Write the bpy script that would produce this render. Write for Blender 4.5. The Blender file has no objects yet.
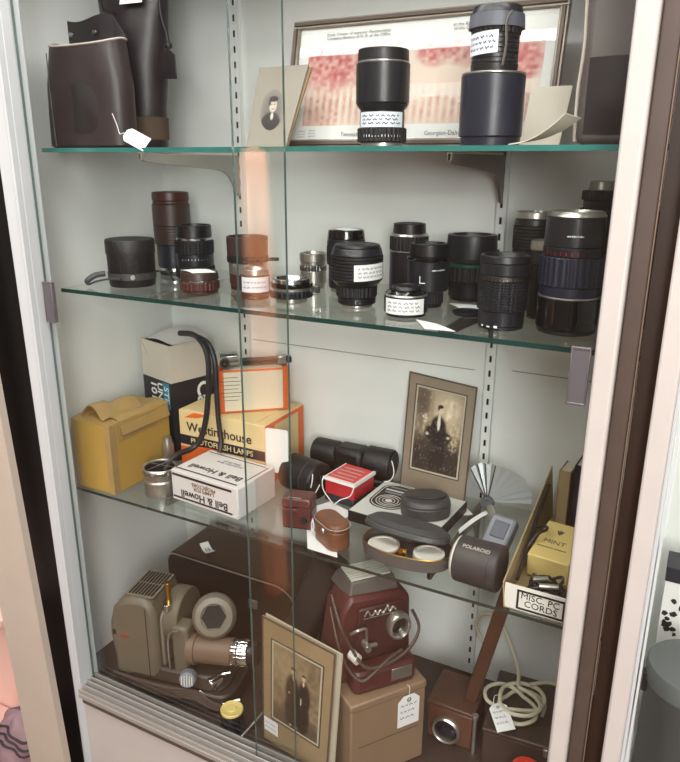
import bpy, math, random
from mathutils import Matrix, Vector
random.seed(7)
C = bpy.context.scene.collection
R = math.radians
EYE = (1.00546, -0.83, 1.02327)          # the photographer's eye, about 1.52 m above the shop floor
Z1, Z2, Z3, ZB = 1.0437, 0.8021, 0.3999, -0.02   # top faces of the glass shelves and of the cabinet floor
BACK = 0.405

# ------------------------------------------------------------------ materials
def lin(c):
    return tuple((v/255/12.92) if v/255 <= .04045 else ((v/255+.055)/1.055)**2.4 for v in c) + (1,)
def mat(name, col, rough=.5, metal=0, noise=0, scale=40, bump=0, spec=.5, coat=0):
    m = bpy.data.materials.new(name); m.use_nodes = True
    nt = m.node_tree; b = nt.nodes['Principled BSDF']
    c = lin(col)
    b.inputs['Base Color'].default_value = c; b.inputs['Roughness'].default_value = rough
    b.inputs['Metallic'].default_value = metal; b.inputs['Specular IOR Level'].default_value = spec
    b.inputs['Coat Weight'].default_value = coat
    if noise or bump:
        tc = nt.nodes.new('ShaderNodeTexCoord'); n = nt.nodes.new('ShaderNodeTexNoise')
        n.inputs['Scale'].default_value = scale; n.inputs['Detail'].default_value = 5
        nt.links.new(tc.outputs['Object'], n.inputs['Vector'])
        if noise:
            r = nt.nodes.new('ShaderNodeValToRGB')
            r.color_ramp.elements[0].position = .3; r.color_ramp.elements[1].position = .7
            r.color_ramp.elements[0].color = tuple(v*(1-noise) for v in c[:3]) + (1,)
            r.color_ramp.elements[1].color = tuple(min(1, v*(1+noise)) for v in c[:3]) + (1,)
            nt.links.new(n.outputs['Fac'], r.inputs['Fac']); nt.links.new(r.outputs['Color'], b.inputs['Base Color'])
        if bump:
            bp = nt.nodes.new('ShaderNodeBump'); bp.inputs['Strength'].default_value = bump; bp.inputs['Distance'].default_value = .002
            nt.links.new(n.outputs['Fac'], bp.inputs['Height']); nt.links.new(bp.outputs['Normal'], b.inputs['Normal'])
    return m
def glass(name, tint, ior=1.45, gain=1.0):
    m = bpy.data.materials.new(name); m.use_nodes = True; nt = m.node_tree; nt.nodes.clear()
    o = nt.nodes.new('ShaderNodeOutputMaterial'); t = nt.nodes.new('ShaderNodeBsdfTransparent'); g = nt.nodes.new('ShaderNodeBsdfGlossy')
    mx = nt.nodes.new('ShaderNodeMixShader'); fr = nt.nodes.new('ShaderNodeFresnel'); mu = nt.nodes.new('ShaderNodeMath')
    geo = nt.nodes.new('ShaderNodeNewGeometry'); mxn = nt.nodes.new('ShaderNodeMix'); mxn.data_type = 'FLOAT'
    mxn.inputs['A'].default_value = ior; mxn.inputs['B'].default_value = 1/ior
    # Fresnel node already inverts for backfacing hits; feed the inverse there so both faces act as thin glass
    nt.links.new(geo.outputs['Backfacing'], mxn.inputs['Factor']); nt.links.new(mxn.outputs['Result'], fr.inputs['IOR'])
    t.inputs['Color'].default_value = tuple(tint) + (1,); g.inputs['Roughness'].default_value = 0; g.inputs['Color'].default_value = (1, 1, 1, 1)
    mu.operation = 'MULTIPLY'; mu.inputs[1].default_value = gain; mu.use_clamp = True
    nt.links.new(fr.outputs['Fac'], mu.inputs[0]); nt.links.new(mu.outputs[0], mx.inputs['Fac'])
    nt.links.new(t.outputs[0], mx.inputs[1]); nt.links.new(g.outputs[0], mx.inputs[2]); nt.links.new(mx.outputs[0], o.inputs['Surface'])
    return m
def emit(name, col, s):
    m = bpy.data.materials.new(name); m.use_nodes = True; nt = m.node_tree; b = nt.nodes['Principled BSDF']
    b.inputs['Emission Color'].default_value = lin(col); b.inputs['Emission Strength'].default_value = s
    return m
M = {}
def dm(k, *a, **kw): M[k] = mat(k, *a, **kw)
dm('wall_white', (228, 231, 228), .55, noise=.03, scale=6)
dm('frame_white', (198, 201, 203), .45, noise=.02, scale=12)
dm('post_cream', (190, 182, 177), .4, noise=.03, scale=14)
dm('beige_paint', (190, 176, 162), .55, noise=.03, scale=10)
dm('filler_brown', (78, 64, 57), .45, noise=.08, scale=20)
dm('deep_brown', (44, 27, 16), .45, noise=.12, scale=18)
dm('gap_shade', (22, 19, 18), .7)  # black that stands for the shade inside the left gap
dm('aluminium', (176, 170, 164), .38, .35)
dm('aluminium_dark', (104, 96, 90), .42, .3)
dm('steel', (200, 200, 200), .2, 1)
dm('chrome', (225, 225, 225), .1, 1)
dm('slot_black', (18, 18, 18), .8)
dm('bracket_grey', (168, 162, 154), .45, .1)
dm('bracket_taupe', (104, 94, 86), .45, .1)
dm('pull_grey', (118, 112, 116), .4, .6)
dm('lens_black', (18, 19, 23), .38, noise=.1, scale=60)
dm('lens_satin', (27, 28, 33), .33)
dm('rubber', (15, 15, 18), .6)
dm('lens_gloss', (12, 12, 15), .15, coat=.6)
dm('lens_blue', (30, 33, 46), .35)
dm('lens_brown', (60, 42, 38), .4, noise=.1)
dm('lens_maroon', (74, 42, 36), .35)
dm('optic', (18, 20, 30), .04, coat=1)
dm('green_ring', (20, 66, 56), .4)
dm('gold', (190, 150, 70), .3, 1)
dm('red_paint', (170, 30, 36), .4)
dm('paper', (238, 238, 236), .7)
dm('paper_blue', (222, 228, 236), .7)
dm('paper_cream', (212, 204, 188), .75, noise=.04, scale=10)
dm('ink', (40, 42, 60), .7)
dm('ink_blue', (70, 96, 150), .7)
dm('ink_grey', (120, 124, 140), .7)
dm('leather_brown', (46, 36, 36), .42, noise=.18, scale=18, bump=.3)
dm('leather_dark', (36, 31, 33), .4, noise=.2, scale=14, bump=.35)
dm('leather_black', (20, 19, 22), .5, noise=.15, scale=150, bump=.4)
dm('leather_tan', (112, 70, 48), .4, noise=.15, scale=60, bump=.2)
dm('leather_maroon', (88, 44, 44), .35, noise=.12, scale=40, bump=.15)
dm('leather_grey', (60, 60, 61), .45, noise=.08, scale=120, bump=.3)
dm('stitch', (176, 166, 156), .6)
dm('suede', (74, 58, 42), .8, noise=.15, scale=20)
dm('case_grey', (90, 84, 81), .5, noise=.1, scale=16, bump=.1)
dm('round_grey', (56, 52, 52), .5, noise=.1, scale=40)
dm('kraft_yellow', (186, 150, 74), .6, noise=.12, scale=9)
dm('kraft_flap', (168, 138, 84), .6, noise=.12, scale=14, bump=.2)
dm('tape', (170, 140, 92), .3, noise=.1, scale=30)
dm('box_cream', (222, 214, 192), .6, noise=.04, scale=14)
dm('box_tall_cream', (205, 198, 184), .6, noise=.05, scale=14)
dm('box_black', (42, 42, 46), .5)
dm('print_blue', (56, 132, 158), .55)
dm('west_cream', (226, 202, 150), .55, noise=.04, scale=12)
dm('orange', (226, 106, 48), .5, noise=.05, scale=12)
dm('box_white', (218, 212, 208), .5, noise=.03, scale=12)
dm('text_dark', (46, 38, 42), .6)
dm('string', (232, 230, 226), .7)
dm('cord_black', (34, 33, 35), .45)
dm('cord_brown', (70, 54, 46), .5)
dm('cord_cream', (206, 200, 176), .45)
dm('tin', (190, 186, 178), .28, .85, noise=.06, scale=30)
dm('red_box', (176, 34, 44), .35, noise=.08, scale=30)
dm('red_lid', (206, 56, 58), .4)
dm('navy', (26, 30, 44), .45)
dm('tray_black', (22, 22, 26), .4)
dm('tray_white', (205, 205, 198), .6, noise=.05, scale=20)
dm('grey_leatherette', (60, 62, 64), .45, noise=.08, scale=200, bump=.3)
dm('disc_white', (214, 210, 200), .4)
dm('disc_red', (140, 48, 44), .4)
dm('photo_mount', (140, 126, 108), .7, noise=.06, scale=30)
dm('mount_grey', (150, 144, 132), .7, noise=.04, scale=20)
dm('mount_edge', (84, 72, 60), .7)
dm('mount_tan', (150, 128, 96), .7, noise=.05, scale=30)
dm('mount_light', (186, 178, 158), .7, noise=.04, scale=20)
dm('frame_silver', (150, 140, 128), .35, .55, noise=.1, scale=20)
dm('frame_dark', (92, 82, 74), .4, .4)
dm('fan_blade', (176, 182, 184), .28, .4)
dm('fan_dark', (70, 74, 78), .4, .4)
dm('grey_plastic', (126, 130, 138), .4)
dm('grey_plastic_dark', (84, 88, 98), .4)
dm('mint_yellow', (214, 190, 120), .5, noise=.03, scale=20)
dm('mint_ink', (92, 86, 66), .6)
dm('card_white', (228, 224, 216), .6, noise=.03, scale=16)
dm('card_inner', (172, 150, 112), .7, noise=.1, scale=20)
dm('proj_grey', (102, 95, 80), .45, noise=.06, scale=20)
dm('proj_grey_light', (124, 117, 104), .42, noise=.05, scale=20)
dm('proj_base', (58, 48, 41), .4, noise=.1, scale=20)
dm('proj_taupe', (112, 92, 76), .4)
dm('case_top', (60, 45, 38), .4, noise=.15, scale=12)
dm('case_black', (17, 15, 15), .5, noise=.2, scale=40, bump=.3)
dm('maroon', (84, 41, 40), .38, noise=.1, scale=14)
dm('maroon_dark', (64, 32, 32), .42, noise=.1, scale=14)
dm('brown_box', (140, 114, 90), .55, noise=.05, scale=16)
dm('viewer_brown', (96, 62, 46), .4, noise=.12, scale=14)
dm('viewer_wood', (84, 54, 40), .45, noise=.12, scale=22)
dm('dark_box', (66, 50, 42), .45, noise=.12, scale=14)
dm('red_plastic', (206, 60, 44), .3)
dm('film_yellow', (216, 196, 120), .5, noise=.08, scale=60)
dm('bellows', (48, 42, 40), .35, noise=.2, scale=20, bump=.2)
dm('can_grey', (66, 70, 70), .4, noise=.05, scale=30)
dm('can_grey_top', (92, 98, 98), .4)
dm('cloth_mauve', (150, 122, 128), .8, noise=.15, scale=30, bump=.2)
dm('cloth_dark', (58, 48, 52), .8)
dm('pink_light_tint', (246, 206, 194), .5, noise=.02, scale=8)  # pink light in the left neighbour, put into its panel colour
dm('store_floor', (96, 72, 54), .4, noise=.12, scale=5)
dm('store_wall', (112, 98, 88), .7, noise=.03, scale=3)
dm('store_ceiling', (225, 224, 220), .7)
dm('streak_peach', (236, 158, 112), .7, noise=.08, scale=12)  # colour of the unseen column added for the mirrored streak
dm('pattern_white', (230, 230, 226), .6)
M['pane'] = glass('pane', (.985, .99, .985), 1.5, .8)
M['shelf_glass'] = glass('shelf_glass', (.895, .925, .905), 1.5, .8)
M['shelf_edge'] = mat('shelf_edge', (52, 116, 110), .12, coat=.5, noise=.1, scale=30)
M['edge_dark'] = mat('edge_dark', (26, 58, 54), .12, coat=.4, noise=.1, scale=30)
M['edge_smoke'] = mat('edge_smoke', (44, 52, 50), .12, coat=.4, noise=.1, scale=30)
M['pane_edge'] = mat('pane_edge', (92, 112, 106), .15, coat=.4)
M['tube_light'] = emit('tube_light', (255, 252, 244), 2.6)

# ------------------------------------------------------------------ mesh building
I4 = Matrix.Identity(4)
def T(x=0, y=0, z=0, rx=0, ry=0, rz=0):
    return Matrix.Translation((x, y, z)) @ Matrix.Rotation(R(rz), 4, 'Z') @ Matrix.Rotation(R(ry), 4, 'Y') @ Matrix.Rotation(R(rx), 4, 'X')
class MB:
    def __init__(s): s.v = []; s.f = []; s.m = []
    def add(s, vs, fs, mi=0, X=None):
        n = len(s.v)
        s.v += [tuple((X @ Vector(p)) if X is not None else p) for p in vs]
        s.f += [tuple(i+n for i in f) for f in fs]; s.m += [mi]*len(fs); return s
    def box(s, c, d, X=None, mi=0, taper=(1, 1)):
        x, y, z = d[0]/2, d[1]/2, d[2]/2; a, b = taper
        vs = [(c[0]+i*x*(1 if k < 0 else a), c[1]+j*y*(1 if k < 0 else b), c[2]+k*z) for k in (-1, 1) for i, j in ((-1, -1), (1, -1), (1, 1), (-1, 1))]
        return s.add(vs, [(3, 2, 1, 0), (4, 5, 6, 7), (0, 1, 5, 4), (1, 2, 6, 5), (2, 3, 7, 6), (3, 0, 4, 7)], mi, X)
    def lathe(s, pr, n=48, X=None, mi=0, mod=None, sx=1, sy=1):
        vs = []; fs = []; idx = []
        for (r, z) in pr:
            if r <= 1e-6: idx.append([len(vs)]*n); vs.append((0, 0, z))
            else:
                idx.append(list(range(len(vs), len(vs)+n)))
                for k in range(n):
                    a = 2*math.pi*k/n; q = r*(mod(k, z) if mod else 1)
                    vs.append((q*math.cos(a)*sx, q*math.sin(a)*sy, z))
        for a, b in zip(idx, idx[1:]):
            for k in range(n):
                l = (k+1) % n; q = []
                for w in (a[k], a[l], b[l], b[k]):
                    if w not in q: q.append(w)
                if len(q) > 2: fs.append(tuple(q))
        return s.add(vs, fs, mi, X)
    def cyl(s, p0, p1, r, n=20, mi=0, r1=None):
        p0, p1 = Vector(p0), Vector(p1); d = p1-p0; q = d.to_track_quat('Z', 'Y').to_matrix().to_4x4(); q.translation = p0
        r1 = r if r1 is None else r1; L = d.length; c = min(r, r1, L)*.06
        return s.lathe([(0, 0), (r-c, 0), (r, c), (r1, L-c), (r1-c, L), (0, L)], n, q, mi)
    def tube(s, pts, r, n=8, mi=0, smooth=4, closed=False, flat=1):
        P = [Vector(p) for p in pts]
        if smooth > 1:
            Q = []; N = len(P)
            for i in range(N if closed else N-1):
                g = (lambda j: P[j % N]) if closed else (lambda j: P[min(max(j, 0), N-1)])
                a, b, c, d = g(i-1), g(i), g(i+1), g(i+2)
                for k in range(smooth):
                    t = k/smooth
                    Q.append(.5*((2*b)+(c-a)*t+(2*a-5*b+4*c-d)*t*t+(3*b-a-3*c+d)*t**3))
            if not closed: Q.append(P[-1])
            P = Q
        vs = []; fs = []; N = len(P); up = Vector((0, 0, 1)); u = None
        for i, p in enumerate(P):
            t = (P[(i+1) % N]-P[i-1]) if closed else (P[min(i+1, N-1)]-P[max(i-1, 0)])
            if t.length < 1e-9: t = Vector((1, 0, 0))
            t.normalize()
            if u is None: u = t.orthogonal().normalized() if abs(t.z) > .95 else t.cross(up).normalized()
            else:
                u = u-t*u.dot(t); u = u.normalized() if u.length > 1e-6 else t.orthogonal().normalized()
            w = t.cross(u)
            for k in range(n):
                a = 2*math.pi*k/n; vs.append(tuple(p+r*(u*math.cos(a)+w*math.sin(a)*flat)))
        for i in range(N if closed else N-1):
            for k in range(n):
                fs.append((i*n+k, i*n+(k+1) % n, ((i+1) % N)*n+(k+1) % n, ((i+1) % N)*n+k))
        if not closed: fs += [tuple(range(n))[::-1], tuple((N-1)*n+k for k in range(n))]
        return s.add(vs, fs, mi)
    def prism(s, poly, z0, z1, X=None, mi=0, top=None):
        n = len(poly); tp = top or poly
        vs = [(x, y, z0) for x, y in poly]+[(x, y, z1) for x, y in tp]
        fs = [tuple(range(n))[::-1], tuple(range(n, 2*n))]+[(i, (i+1) % n, n+(i+1) % n, n+i) for i in range(n)]
        return s.add(vs, fs, mi, X)
    def hexa(s, b, t, mi=0):           # eight free corners: four below, four above
        return s.add(list(b)+list(t), [(3, 2, 1, 0), (4, 5, 6, 7), (0, 1, 5, 4), (1, 2, 6, 5), (2, 3, 7, 6), (3, 0, 4, 7)], mi)
    def grid(s, nu, nv, fn, thick=0, mi=0):   # a sheet fn(u,v) with real thickness
        P = [[Vector(fn(i/nu, j/nv)) for j in range(nv+1)] for i in range(nu+1)]
        W = nv+1; vs = [tuple(p) for row in P for p in row]; fs = []
        for i in range(nu):
            for j in range(nv): fs.append((i*W+j, (i+1)*W+j, (i+1)*W+j+1, i*W+j+1))
        if thick:
            n0 = len(vs)
            for i in range(nu+1):
                for j in range(nv+1):
                    a = P[min(i+1, nu)][j]-P[max(i-1, 0)][j]; b = P[i][min(j+1, nv)]-P[i][max(j-1, 0)]
                    n = a.cross(b); n = n.normalized() if n.length > 1e-12 else Vector((0, 0, 1))
                    vs.append(tuple(P[i][j]-n*thick))
            fs += [tuple(n0+k for k in f[::-1]) for f in fs]
            for i in range(nu):
                for j, fl in ((0, 1), (nv, 0)):
                    a, b = i*W+j, (i+1)*W+j; q = (a, a+n0, b+n0, b); fs.append(q if fl else q[::-1])
            for j in range(nv):
                for i, fl in ((0, 0), (nu, 1)):
                    a, b = i*W+j, i*W+j+1; q = (a, a+n0, b+n0, b); fs.append(q if fl else q[::-1])
        return s.add(vs, fs, mi)
def rrect(w, h, r, n=5, cx=0, cy=0):
    out = []
    for sx, sy, a0 in ((1, 1, 0), (-1, 1, 90), (-1, -1, 180), (1, -1, 270)):
        for k in range(n+1):
            a = R(a0+90*k/n); out.append((cx+sx*(w/2-r)+r*math.cos(a), cy+sy*(h/2-r)+r*math.sin(a)))
    return out
def obj(name, mb, mats, parent=None, bevel=0, sharp=35, X=None, label=None):
    me = bpy.data.meshes.new(name); me.from_pydata(mb.v, [], mb.f); me.validate()
    if isinstance(mats, str): mats = [mats]
    for k in mats: me.materials.append(M[k])
    if len(me.polygons) == len(mb.m): me.polygons.foreach_set('material_index', mb.m)
    me.polygons.foreach_set('use_smooth', [True]*len(me.polygons)); me.set_sharp_from_angle(angle=R(sharp)); me.update()
    o = bpy.data.objects.new(name, me); C.objects.link(o)
    if parent: o.parent = parent
    if X is not None: o.matrix_local = X
    if bevel:
        b = o.modifiers.new('bevel', 'BEVEL'); b.width = bevel; b.segments = 2; b.limit_method = 'ANGLE'; b.angle_limit = R(40)
    if label: o['label'] = label
    return o
def tag(o, label, cat, group=None, kind=None):
    if label: o['label'] = label
    if cat: o['category'] = cat
    if group: o['group'] = group
    if kind: o['kind'] = kind
    return o
def thing(name, label, cat, loc=(0, 0, 0), rz=0, group=None):
    o = bpy.data.objects.new(name, None); C.objects.link(o); o.empty_display_size = .03
    o.location = loc; o.rotation_euler = (0, 0, R(rz)); return tag(o, label, cat, group)
def text(body, size, mk, parent, X, name='lettering', sx=1, bold=0, align='CENTER', spacing=1):
    cu = bpy.data.curves.new(name, 'FONT'); cu.body = body; cu.size = size; cu.align_x = align; cu.align_y = 'CENTER'
    cu.extrude = .00015; cu.resolution_u = 3; cu.offset = bold; cu.space_character = spacing; cu.space_line = .85
    tmp = bpy.data.objects.new(name+'_tmp', cu); C.objects.link(tmp)
    me = bpy.data.meshes.new_from_object(tmp.evaluated_get(bpy.context.evaluated_depsgraph_get()))
    bpy.data.objects.remove(tmp); bpy.data.curves.remove(cu)
    me.materials.clear(); me.materials.append(M[mk]); me.name = name
    o = bpy.data.objects.new(name, me); C.objects.link(o); o.parent = parent
    o.matrix_local = X @ Matrix.Diagonal((sx, 1, 1, 1)); return o
def face(x, y): return math.degrees(math.atan2(EYE[0]-x, EYE[1]*-1+y))   # turn that brings local -Y round to the viewer's side
FR = T(rx=90)      # text plane standing up, reading from local -Y

def picture(name, w, h, nx, ny, fn, parent, X):
    """a printed picture: its own image content as a colour attribute on a flat sheet (local XY, facing +Z)"""
    vs = [((i/nx-.5)*w, (j/ny-.5)*h, 0) for j in range(ny+1) for i in range(nx+1)]
    fs = [(j*(nx+1)+i, j*(nx+1)+i+1, (j+1)*(nx+1)+i+1, (j+1)*(nx+1)+i) for j in range(ny) for i in range(nx)]
    me = bpy.data.meshes.new(name); me.from_pydata(vs, [], fs)
    at = me.color_attributes.new('print', 'FLOAT_COLOR', 'POINT')
    d = []
    for j in range(ny+1):
        for i in range(nx+1): d += list(lin([max(0, min(255, c)) for c in fn(i/nx, j/ny)]))
    at.data.foreach_set('color', d)
    if 'print' not in M:
        m = bpy.data.materials.new('print'); m.use_nodes = True; nt = m.node_tree
        a = nt.nodes.new('ShaderNodeVertexColor'); a.layer_name = 'print'; b = nt.nodes['Principled BSDF']; b.inputs['Roughness'].default_value = .4
        nt.links.new(a.outputs['Color'], b.inputs['Base Color']); M['print'] = m
    me.materials.append(M['print']); me.update()
    o = bpy.data.objects.new(name, me); C.objects.link(o); o.parent = parent; o.matrix_local = X; return o
def blob(u, v, cx, cy, rx, ry, soft=.35):
    d = math.hypot((u-cx)/rx, (v-cy)/ry); return max(0, min(1, (1+soft-d)/(2*soft) if soft else float(d < 1)))
def mixc(a, b, t): return tuple(x+(y-x)*t for x, y in zip(a, b))
_h = {}
def noise2(x, y):
    def r(i, j):
        k = (i, j)
        if k not in _h: _h[k] = random.random()
        return _h[k]
    i, j = math.floor(x), math.floor(y); fx, fy = x-i, y-j; fx = fx*fx*(3-2*fx); fy = fy*fy*(3-2*fy)
    return (r(i, j)*(1-fx)+r(i+1, j)*fx)*(1-fy)+(r(i, j+1)*(1-fx)+r(i+1, j+1)*fx)*fy

# ------------------------------------------------------------------ the shop round the cabinet (its floor is 0.5 m below the cabinet floor)
def struct(name, mb, m): o = obj(name, mb, m); o['kind'] = 'structure'; return o
FZ = -.5
struct('floor', MB().box((.4, -1.1, FZ-.02), (5.4, 3.9, .04)), 'store_floor')
struct('ceiling', MB().box((.4, -1.1, 2.22), (5.4, 3.9, .04)), 'store_ceiling')
struct('wall_back', MB().box((.4, .87, .85), (5.4, .04, 2.7)), 'store_wall')
struct('wall_front', MB().box((.4, -3.07, .85), (5.4, .04, 2.7)), 'store_wall')
struct('wall_left', MB().box((-2.32, -1.1, .85), (.04, 3.9, 2.7)), 'store_wall')
wn = MB()
for x, z, a, b in ((1.95, .82, 1.9, .06), (1.95, 2.12, 1.9, .06), (1.03, 1.47, .06, 1.3), (2.87, 1.47, .06, 1.3), (1.95, 1.47, .04, 1.3)): wn.box((x, -3.03, z), (a, .05, b))
struct('fill_light_frame', wn, 'frame_white')  # made-up frame, out of view, set round the added frontal fill
struct('wall_right', MB().box((3.12, -1.1, .85), (.04, 3.9, 2.7)), 'store_wall')

# ------------------------------------------------------------------ the display cabinet
cab = thing('display_cabinet', 'tall white display cabinet with glass shelves full of old cameras and lenses', 'display cabinet', (0, 0, FZ))
up = T(z=-FZ)
WL, WR = -.072, .972
def cpart(n, mb, m, bevel=0, label=None): return obj(n, mb, m, cab, bevel, X=up, label=label)
cpart('back_panel', MB().box(((WL+WR)/2, BACK+.008, .44), (WR-WL+.03, .016, 1.88)), 'wall_white')
sm = MB()
for x, z, a in ((.845, .66, .25), (.40, .652, .50)): sm.box((x, BACK-.0003, z), (a, .0008, .0016))
cpart('panel_seam', sm, 'mount_grey')
cpart('side_panel', MB().box((WL-.008, BACK/2+.012, .44), (.016, BACK-.024, 1.88)), 'wall_white')
cpart('side_panel', MB().box((WR+.004, BACK/2+.02, .44), (.008, BACK-.05, 1.88)), 'wall_white')
cpart('floor_panel', MB().box(((WL+WR)/2, BACK/2+.014, ZB-.01), (WR-WL, BACK-.03, .02)), 'dark_box', label='dark brown cabinet floor')
cpart('top_panel', MB().box(((WL+WR)/2, BACK/2, 1.40), (WR-WL+.03, BACK+.03, .02)), 'frame_white')
# posts: left one leans a little and is narrower at its foot
cpart('post', MB().hexa([(-.028, -.02, FZ), (0, -.02, FZ), (0, .02, FZ), (-.07, .02, FZ)], [(-.050, -.02, 1.39), (0, -.02, 1.39), (0, .02, 1.39), (-.088, .02, 1.39)]), 'frame_white', .003)
cpart('post', MB().box((.921, 0, .445), (.024, .036, 1.89)), 'post_cream', .004)
cpart('channel', MB().box((-.003, -.024, .7), (.006, .01, 1.38)).box((-.013, -.022, .7), (.003, .006, 1.38)), 'frame_white')
# sliding track
tr = MB().box((.455, -.0165, -.0125), (.908, .045, .009))
for y, h in ((-.036, .014), (-.024, .016), (-.0125, .018), (-.0022, .019), (.0085, .021)): tr.box((.455, y, -.006+h/2-.006), (.908, .0026, h))
cpart('sliding_track', tr, 'aluminium', .0006)
cpart('track_base', MB().box((.455, -.012, -.027), (.908, .036, .02)), 'aluminium_dark')
cpart('kick_panel', MB().box((.455, -.012, -.268), (.908, .03, .462)), 'post_cream')
XS = (.1393, .6821)
for x in XS:
    s = MB().box((x, BACK-.006, .68), (.017, .012, 1.38))
    z = .02
    while z < 1.34:
        s.box((x, BACK-.0121, z), (.0042, .001, .012), mi=1); z += .0275
    cpart('shelf_standard', s, ['wall_white', 'slot_black'])
# fluorescent fitting under the cabinet top
fit = thing('tube_fitting', 'white strip light fixed under the cabinet top, above the picture', 'light', (.45, .09, 1.3892))
obj('housing', MB().box((0, 0, -.012), (.8, .05, .024)), 'frame_white', fit, .003)
obj('tube', MB().cyl((-.38, 0, -.037), (.38, 0, -.037), .0125), 'tube_light', fit)

ORD = {Z1: 'top', Z2: 'middle', Z3: 'lowest'}
def bracket(x, zt, m, label):
    b = thing('shelf_bracket', label, 'bracket', (x, BACK-.0131, zt), group='shelf brackets')
    y0, y1 = 0, -.283
    pts = [(y0, -.0085), (y1, -.0085), (y1, -.020), (y1+.03, -.0235), (-.075, -.036), (-.05, -.041), (-.034, -.050), (-.022, -.066), (-.014, -.084), (y0, -.088)]
    mb = MB().prism(pts, -.0022, .0022, Matrix(((0, 0, 1, 0), (1, 0, 0, 0), (0, 1, 0, 0), (0, 0, 0, 1))))
    obj('arm', mb, m, b, .0008)
    obj('front_clip', MB().box((0, -.279, -.0135), (.008, .008, .011)), m, b, .001)
for zt, names in ((Z1, ('left bracket under the top glass shelf, beside the peach reflection', 'right bracket under the top glass shelf, behind the tall wrapped lens')),
                  (Z2, ('left bracket under the middle glass shelf, below the drum pouch', 'right bracket under the middle glass shelf, above the leaning portrait')),
                  (Z3, ('left bracket under the lowest glass shelf, above the black trunk', 'right bracket under the lowest glass shelf, above the white coiled cable'))):
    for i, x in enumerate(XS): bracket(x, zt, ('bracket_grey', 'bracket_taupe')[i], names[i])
def shelf(zt, x0, lab, em='shelf_edge', th=.0068):
    mb = MB().box(((x0+.966)/2, .2225, zt-th/2), (.966-x0, .325, th)); mb.m = [0, 0, 1, 0, 0, 0]
    mb.m[2] = 1
    return tag(obj('glass_shelf', mb, ['shelf_glass', em]), lab, 'shelf', 'glass shelves')
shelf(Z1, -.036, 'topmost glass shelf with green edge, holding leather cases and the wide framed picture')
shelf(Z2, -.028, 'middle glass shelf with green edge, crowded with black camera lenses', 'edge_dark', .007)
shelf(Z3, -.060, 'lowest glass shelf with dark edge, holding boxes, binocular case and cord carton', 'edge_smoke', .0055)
def pane(x0, x1, y, lab, pullx, pullz):
    g = thing('sliding_glass_door', lab, 'glass door', ((x0+x1)/2, y, -.004))
    w = x1-x0; h = 1.385
    mb = MB().box((0, 0, h/2), (w, .005, h)); mb.m = [1, 1, 0, 1, 0, 1]
    obj('pane', mb, ['pane', 'pane_edge'], g)
    px = pullx-(x0+x1)/2
    pl = MB().box((0, -.006, 0), (.022, .007, .069)).box((0, -.0085, .0335), (.022, .004, .003)).box((0, -.0085, -.0335), (.022, .004, .003)).box((-.010, -.0085, 0), (.0015, .004, .066)).box((.010, -.0085, 0), (.0015, .004, .066))
    obj('finger_pull', pl, 'pull_grey', g, .0006, X=T(px, 0, pullz+.004), label='grey metal finger pull')
pane(.002, .490, .003, 'left sliding glass pane, grey finger pull at its left edge', .0155, .791)
pane(.414, .908, -.0075, 'right sliding glass pane, grey finger pull beside the right post', .894, .788)

# ------------------------------------------------------------------ labels, tags, strings
def arc_label(parent, Rr, a0, a1, z0, z1, m='paper', lines=3, ink='ink_grey', tilt=0, name='label'):
    rr = Rr+.0006
    def fn(u, v):
        a = R(-90+a0+(a1-a0)*u); return (rr*math.cos(a), rr*math.sin(a), z0+(z1-z0)*v+tilt*(u-.5))
    mb = MB().grid(14, 1, fn, .0005)
    for k in range(lines):                      # handwriting too small to read: wavering pen strokes
        v0 = 1-(k+1)/(lines+1); u = .1
        while u < .86:
            L = random.uniform(.05, .13)
            def g(a, b, u=u, v0=v0, L=L, j=random.random()*6): 
                p = fn(min(u+L*a, .93), v0+.05*math.sin(a*9+j)+(b-.5)*.07); q = 1+.0004/rr; return (p[0]*q, p[1]*q, p[2])
            mb.grid(6, 1, g, 0, 1); u += L+random.uniform(.02, .05)
    return obj(name, mb, [m, ink], parent)
def flat_label(parent, w, h, X, m='paper', lines=3, ink='ink_grey', name='label', th=.0006):
    mb = MB().box((0, 0, th/2), (w, h, th))
    for k in range(lines):
        y = h*(.5-(k+1)/(lines+1)); x = -w*.42
        while x < w*.33:
            L = random.uniform(.06, .15)*w
            mb.grid(6, 1, lambda a, b, x=x, y=y, L=L, j=random.random()*6: (x+L*a, y+h*.035*math.sin(a*9+j)+(b-.5)*h*.05, th+.0002), 0, 1); x += L+w*.04
    return obj(name, mb, [m, ink], parent, X=X)
def price_tag(label, w, h, X, cordpts=None, group='price tags', lines=3, hole=True):
    """cut-corner swing tag in its own plane (local XY, face +Z), string given in world points"""
    t = thing('price_tag', label, 'tag', group=group); t.matrix_world = X; t.matrix_basis = X
    c = w*.25
    mb = MB().prism([(-w/2, -h/2), (w/2, -h/2), (w/2, h/2-c), (w/2-c, h/2), (-w/2+c, h/2), (-w/2, h/2-c)], 0, .0007)
    for k in range(lines):
        y = h*(.25-.6*(k+.3)/lines); x = -w*.38
        while x < w*.28:
            L = random.uniform(.08, .2)*w
            mb.grid(5, 1, lambda a, b, x=x, y=y, L=L, j=random.random()*6: (x+L*a, y+h*.03*math.sin(a*8+j)+(b-.5)*h*.035, .0009), 0, 1); x += L+w*.05
    obj('card', mb, ['paper', 'ink_grey'], t)
    if hole: obj('eyelet', MB().lathe([(w*.05, .0007), (w*.1, .0007), (w*.1, .0014), (w*.05, .0014), (w*.05, .0007)], 14, T(0, h*.36, 0)), 'tin', t)
    if cordpts:
        inv = X.inverted(); obj('string', MB().tube([inv @ Vector(p) for p in cordpts], .0006, 6), 'string', t)
    return t

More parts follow.
